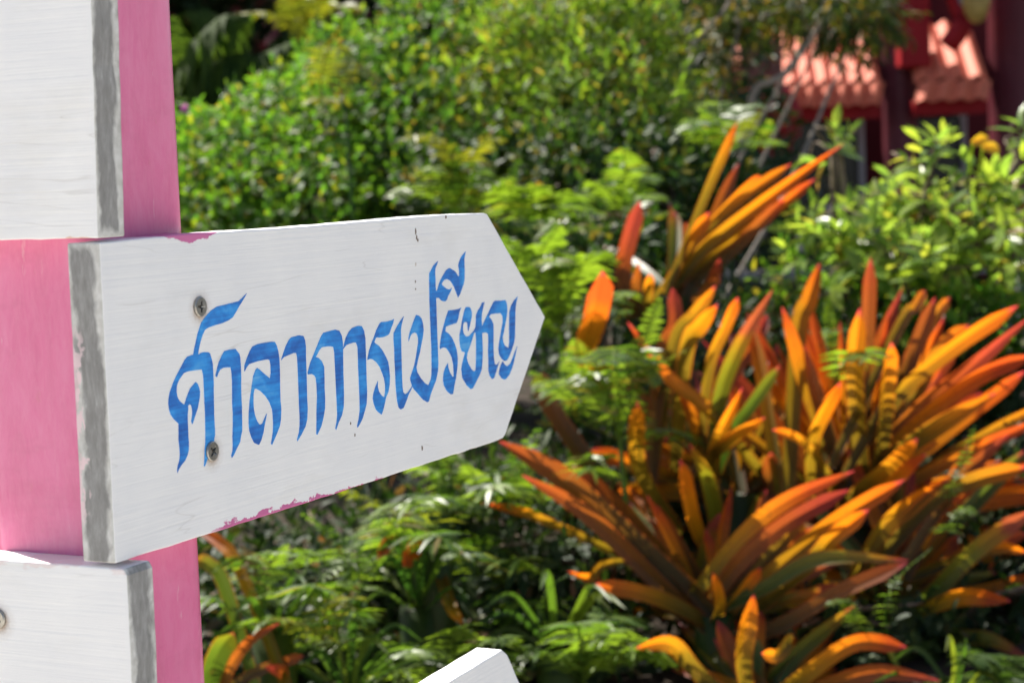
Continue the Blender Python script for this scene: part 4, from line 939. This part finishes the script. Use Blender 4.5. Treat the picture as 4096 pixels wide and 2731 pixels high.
branch(olive_tree, [(2900, 100), (2980, 80), (3100, 50), (3200, 20)], 5.5, 0.006, 0.004)
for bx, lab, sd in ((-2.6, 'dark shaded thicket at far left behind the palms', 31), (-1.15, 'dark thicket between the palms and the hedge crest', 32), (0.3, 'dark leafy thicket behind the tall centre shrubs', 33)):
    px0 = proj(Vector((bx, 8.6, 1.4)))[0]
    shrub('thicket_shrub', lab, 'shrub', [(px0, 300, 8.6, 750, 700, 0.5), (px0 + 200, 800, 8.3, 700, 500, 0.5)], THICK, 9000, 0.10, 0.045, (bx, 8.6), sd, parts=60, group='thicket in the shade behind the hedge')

# added tree, crown mostly above the frame, placed to shade the palm corner
tb = P(900, 400, 9.5)
shrub('added_shade_tree', 'big dark leaved tree mostly out of view, added to shade the palms', 'tree',
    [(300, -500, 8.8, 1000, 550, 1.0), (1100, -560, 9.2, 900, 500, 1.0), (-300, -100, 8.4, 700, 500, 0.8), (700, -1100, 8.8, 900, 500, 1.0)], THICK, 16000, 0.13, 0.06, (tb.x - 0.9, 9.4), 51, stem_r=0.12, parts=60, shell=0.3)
COVER = LM('ground_cover_leaf_shaded', (0.016, 0.038, 0.011), (0.024, 0.055, 0.013), (0.05, 0.085, 0.015), (0.09, 0.07, 0.03), trans=0.25, rough=0.6)  # leaf colour darkened to stand in for shaded gaps between plants
# low ground cover: leaf litter and weeds between the ferns
shrub('ground_cover_plant', 'low leaves coloured dark for shade covering the bank below the lettered board', 'ground cover',
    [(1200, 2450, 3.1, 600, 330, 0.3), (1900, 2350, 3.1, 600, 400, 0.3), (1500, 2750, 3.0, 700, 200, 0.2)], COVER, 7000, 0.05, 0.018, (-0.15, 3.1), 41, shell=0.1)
shrub('ground_cover_plant', 'low leaves coloured dark for shade on the bank behind the upright orange leaves', 'ground cover',
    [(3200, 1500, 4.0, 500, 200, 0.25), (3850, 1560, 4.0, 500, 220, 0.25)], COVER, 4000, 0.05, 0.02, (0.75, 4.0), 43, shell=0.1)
shrub('ground_cover_plant', 'low leaves coloured dark for shade in the bottom right corner', 'ground cover',
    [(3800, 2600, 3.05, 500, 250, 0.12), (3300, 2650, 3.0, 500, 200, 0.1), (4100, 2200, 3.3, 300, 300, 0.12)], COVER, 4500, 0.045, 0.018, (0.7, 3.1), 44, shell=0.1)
shrub('ground_cover_plant', 'low leaves coloured dark for shade beneath the big bromeliad clump', 'ground cover',
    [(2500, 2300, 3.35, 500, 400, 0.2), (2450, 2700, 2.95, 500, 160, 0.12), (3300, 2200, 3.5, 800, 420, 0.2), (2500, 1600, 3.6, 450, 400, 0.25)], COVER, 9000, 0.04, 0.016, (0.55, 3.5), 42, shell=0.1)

# ------------------------------------------------------------------ temple front
ZB = 16.0
def mosaic(name, c):
    m, nt, N, L, B = new_mat(name)
    tc = N.new('ShaderNodeTexCoord')
    b = N.new('ShaderNodeTexBrick'); b.offset = 0; b.inputs['Scale'].default_value = 1
    b.inputs['Brick Width'].default_value = 0.03; b.inputs['Row Height'].default_value = 0.03; b.inputs['Mortar Size'].default_value = 0.0025
    b.inputs['Color1'].default_value = (*c, 1); b.inputs['Color2'].default_value = (*[x * 0.8 for x in c], 1); b.inputs['Mortar'].default_value = (*[x * 0.5 + 0.04 for x in c], 1)
    mp = N.new('ShaderNodeMapping'); mp.inputs['Rotation'].default_value = (math.pi / 2, 0, 0); L.new(tc.outputs['Object'], mp.inputs[0]); L.new(mp.outputs[0], b.inputs[0])
    L.new(b.outputs[0], B.inputs['Base Color']); B.inputs['Roughness'].default_value = 0.4; B.inputs['Specular IOR Level'].default_value = 0.25
    return m
MOS = mosaic('red_mosaic', (0.15, 0.022, 0.035)); REDP = plain('red_paint', (0.33, 0.010, 0.014), 0.6, 0.2, 3, 0, 0.2)
DKRED = plain('dark_red_paint', (0.10, 0.007, 0.009), 0.6, 0.25, 2, 0, 0.2)
TILE = plain('terracotta_tile', (0.68, 0.165, 0.085), 0.6, 0.12, 12, 0.002, 0.25)
GLASS = plain('dark_window_glass', (0.012, 0.016, 0.018), 0.12, 0.2, 2)
GOLD = plain('gold_paint', (0.42, 0.27, 0.06), 0.4, 0.3, 14, 0.01); GREY = plain('grey_metal', (0.30, 0.29, 0.29), 0.45, 0.15, 6)
wc = P(2900, 900, ZB + 1.6)
temple = empty('temple_building', (wc.x, wc.y, 0), 'dark red temple front with mosaic columns and tiled canopies', 'building')
xl, xr = P(300, 600, ZB).x, P(5200, 600, ZB).x
def bx(name, a, b, mat, bevel=0.0): 
    v, f = box_vf(a[0], b[0], a[1], b[1], a[2], b[2])
    o = mesh_obj(name, rel(temple, [Vector(p) for p in v]), f, mat, temple, smooth=False)
    if bevel:
        md = o.modifiers.new('bevel', 'BEVEL'); md.width = bevel; md.segments = 2
    return o
bx('wall', (xl, ZB + 1.5, 0), (xr, ZB + 1.75, 3.9), DKRED)
bx('plinth', (xl, ZB - 1.2, 0), (xr, ZB + 1.5, 0.30), plain('plinth_stone', (0.25, 0.22, 0.2), 0.8, 0.15, 3))
def column(pa, pb, shade=MOS):
    a, b = P(pa, 400, ZB), P(pb, 400, ZB); r = (b.x - a.x) / 2; cx = (a.x + b.x) / 2
    V, Fc = lathe_vf([(r * 1.35, 0.3), (r * 1.35, 0.42), (r * 1.12, 0.46), (r, 0.55), (r, 3.7), (r * 1.2, 3.78), (r * 1.2, 3.9)], 24, (cx, ZB, 0))
    return mesh_obj('column', rel(temple, [Vector(v) for v in V]), Fc, shade, temple)
for a, b in ((1080, 1230), (1440, 1570), (1890, 2010), (2640, 2840), (3520, 3655), (3945, 4190)): column(a, b)
def canopy(pa, pb, ytop, yknee, yeave):
    """barrel-tiled porch roof: every tile run is its own part; a steep apron course hangs at the eave"""
    a, b = P(pa, yeave, ZB - 0.45), P(pb, yeave, ZB - 0.45)
    zt, zk, ze = P((pa + pb) / 2, ytop, ZB).z, P((pa + pb) / 2, yknee, ZB - 0.42).z, P((pa + pb) / 2, yeave, ZB - 0.5).z
    pitch = 0.137; n = int(round((b.x - a.x) / pitch)); pitch = (b.x - a.x) / n
    y0, yk, ye = ZB + 0.35, ZB - 0.42, ZB - 0.50
    seg = 8
    prof = [(-0.5 + k / seg, 0.5 - 0.5 * math.cos(2 * math.pi * k / seg)) for k in range(seg + 1)]
    def run(name, p0, p1, shear, mat, parent):
        V = []
        d = (p1 - p0); nn = Vector((0, -abs(d.z), abs(d.y))).normalized()
        for t, sh in ((0, shear), (0.5, shear / 2), (1, 0)):
            for s, h in prof: V.append(p0 + d * t + Vector((s * pitch + sh, 0, 0)) + nn * (h * 0.055))
        m_ = len(prof)
        V += [v - nn * 0.014 for v in V]
        off = 3 * m_
        Fc = [(r * m_ + k, r * m_ + k + 1, (r + 1) * m_ + k + 1, (r + 1) * m_ + k) for r in range(2) for k in range(m_ - 1)]
        Fc += [tuple(off + i for i in f[::-1]) for f in Fc]
        Fc += [(2 * m_ + k, 2 * m_ + k + 1, off + 2 * m_ + k + 1, off + 2 * m_ + k) for k in range(m_ - 1)]
        return mesh_obj(name, rel(temple, V), Fc, mat, temple, smooth=False)
    for i in range(n):
        x = a.x + (i + 0.5) * pitch
        run('roof_tile', Vector((x, y0, zt)), Vector((x, yk, zk)), 0.045, TILE, temple)
        run('eave_tile', Vector((x + 0.0, yk - 0.006, zk - 0.004)), Vector((x - 0.03, ye, ze)), 0.03, TILE, temple)
    bx('beam', (a.x, ZB - 0.36, ze - 0.10), (b.x, ZB - 0.22, ze + 0.02), REDP)
    bx('window', (a.x + 0.02, ZB + 0.25, 0.32), (b.x - 0.02, ZB + 0.30, ze - 0.02), GLASS)
    for fx in (a.x + 0.03, b.x - 0.08):
        bx('window_frame', (fx, ZB + 0.18, 0.32), (fx + 0.05, ZB + 0.24, ze - 0.1), GREY)
canopy(2880, 3520, 120, 345, 435); canopy(3655, 3945, 95, 330, 408); canopy(2060, 2640, 140, 370, 460)
def topbox(x0, y0, x1, y1, z0, d, mat, name='beam', bev=0.02):
    a, b = P(x0, y1, z0), P(x1, y0, z0); return bx(name, (a.x, z0, a.z), (b.x, z0 + d, b.z), mat, bev)
topbox(3590, -60, 3700, 275, ZB - 0.35, 0.2, REDP, 'bracket')
topbox(3525, -60, 3600, 100, ZB - 0.3, 0.2, plain('brown_carving', (0.10, 0.05, 0.015), 0.6, 0.5, 20, 0.02), 'bracket')
topbox(2960, 170, 3120, 330, ZB - 0.66, 0.06, plain('brown_panel', (0.16, 0.055, 0.035), 0.6, 0.2, 5), 'sign_panel')
def ornament(px, py, rx, ry, z, mat, name):
    c = P(px, py, z); s = z / F
    V, Fc = lathe_vf([(rx * s * k, -ry * s * q) for q, k in ((-1.0, 0.25), (-0.8, 0.7), (-0.3, 1.0), (0.2, 0.98), (0.6, 0.8), (0.88, 0.5), (1.0, 0.12))], 18, (0, 0, 0))
    V = [Vector((x + c.x, y * 0.5 + c.y, zz + c.z)) for x, y, zz in V]
    o = mesh_obj(name, rel(temple, V), Fc, mat, temple)
    bm = bmesh.new(); bm.from_mesh(o.data); bmesh.ops.recalc_face_normals(bm, faces=bm.faces); bm.to_mesh(o.data); bm.free()
    return o
ornament(3905, -10, 58, 105, ZB - 0.75, GOLD, 'gold_pendant')
ornament(3855, -60, 30, 90, ZB - 0.72, plain('blue_grey_paint', (0.16, 0.22, 0.28), 0.5), 'blue_pendant')
def arc_bracket():
    # curved red bracket sweeping from the beam down beside the column
    q = [P(3790, -120, ZB - .5), P(3830, 0, ZB - .5), P(3850, 60, ZB - .52), P(3845, 110, ZB - .55), P(3790, 190, ZB - .5)]
    V, Fc = tube_vf(catmull(q, 12), [0.085] * 12, 8); mesh_obj('bracket', rel(temple, V), Fc, REDP, temple)
arc_bracket()
# big red lantern hanging in front of the left canopy
def lantern():
    c = P(3080, 485, 14.4); s = 14.4 / F
    root = empty('red_lantern', (c.x, c.y, c.z - 165 * s), 'large round red lantern in shade below the left tiled canopy', 'lantern')
    V, Fc = [], []
    seg, rr = 36, 10
    for i in range(rr + 1):
        a = -math.pi / 2 + math.pi * (0.06 + 0.88 * i / rr)
        for k in range(seg):
            an = 2 * math.pi * k / seg; rib = 1 + 0.02 * (1 if k % 2 else -1)
            V.append(c + Vector((126 * s * math.cos(a) * rib * math.cos(an), 126 * s * math.cos(a) * rib * math.sin(an), 160 * s * math.sin(a))))
    Fc = [(i * seg + k, i * seg + (k + 1) % seg, (i + 1) * seg + (k + 1) % seg, (i + 1) * seg + k) for i in range(rr) for k in range(seg)]
    mesh_obj('shade', rel(root, V), Fc, REDP, root)
    for sg in (-1, 1):
        V, Fc = lathe_vf([(40 * s, -0.02), (40 * s, 0.02)], 16, (c.x, c.y, c.z + sg * 160 * s)); mesh_obj('cap', rel(root, [Vector(v) for v in V]), Fc, GOLD, root)
    V, Fc = tube_vf([c + UP * 160 * s, c + UP * 320 * s], [0.008, 0.008], 6); mesh_obj('cord', rel(root, V), Fc, DKRED, root)
lantern()

# railing in front of the temple
def railing():
    z = 11.0
    a, b = P(2900, 860, z), P(4500, 860, z)
    root = empty('railing', ((a.x + b.x) / 2, z, 0), 'grey metal railing behind the yellow green shrub', 'railing')
    for y0, y1 in ((818, 838), (850, 880), (1070, 1110)):
        p, q = P(3400, y1, z), P(3400, y0, z)
        v, f = box_vf(a.x, b.x, z - 0.02, z + 0.02, p.z, q.z); mesh_obj('rail', rel(root, [Vector(t) for t in v]), f, GREY, root, smooth=False)
    x = a.x
    zt = P(3400, 850, z).z
    while x < b.x:
        v, f = box_vf(x, x + 0.03, z - 0.014, z + 0.014, 0.0, zt - 0.002); mesh_obj('baluster', rel(root, [Vector(t) for t in v]), f, GREY, root, smooth=False); x += 0.42
railing()

# ------------------------------------------------------------------ small single things
YEL = leaf_mat('yellow_petal', [(0, (0.80, 0.48, 0.02)), (1, (0.85, 0.55, 0.03))], trans=0.5, rough=0.5, tint=(1.2, 1.2, 1), refl=1.0); PINKP = leaf_mat('pink_petal', [(0, (0.45, 0.12, 0.45)), (1, (0.5, 0.16, 0.5))], trans=0.5, rough=0.5)
REDF = leaf_mat('red_petal', [(0, (0.5, 0.06, 0.07)), (1, (0.55, 0.08, 0.1))], trans=0.5, rough=0.5)
def flower(px, py, z, r_px, mat, label, n=5, trumpet=False, ddir=(1, -.3)):
    c = P(px, py, z); r = r_px / F * z
    root = empty('flower', c, label, 'flower')
    for k in range(n):
        an = 2 * math.pi * k / n + random.random() * 0.4
        d = Vector((math.cos(an), -0.35, math.sin(an))) if not trumpet else Vector((ddir[0] + 0.35 * math.cos(an), 0.35 * math.sin(an), -ddir[1] + 0.3 * math.sin(an)))
        d.normalize()
        p1 = d * r * (0.6 if not trumpet else 1.0); p2 = d * r * (1 if not trumpet else 1.9) + Vector((0, -0.1, -0.1)) * r
        V, Fc, UV = strip_leaf([Vector((0, 0, 0)), p1, p2], r * 0.75, Vector((0.1, -1, 0.4)), 0.3, 'round', 6, 3)
        mesh_obj('petal', V, Fc, mat, root, uvs=UV)
    V, Fc = tube_vf([Vector((0, 0.0, 0)), Vector((0.0, 0.03, -0.05)), Vector((0.0, 0.10, -0.12))], [0.0025, 0.002, 0.002], 5); mesh_obj('stem', V, Fc, LIGHT, root)
    return root
flower(742, 434, 4.5, 20, PINKP, 'small purple pink flower at the hedge edge beside the post')
flower(2330, 272, 4.7, 34, REDF, 'dull red flower in the narrow leaved shrub')
flower(3890, 575, 3.85, 36, YEL, 'yellow trumpet flower on the bright shrub, upper of two', 4, True, (1, -.35))
flower(3930, 592, 3.82, 36, YEL, 'yellow trumpet flower on the bright shrub, lower of two', 4, True, (1, .05))
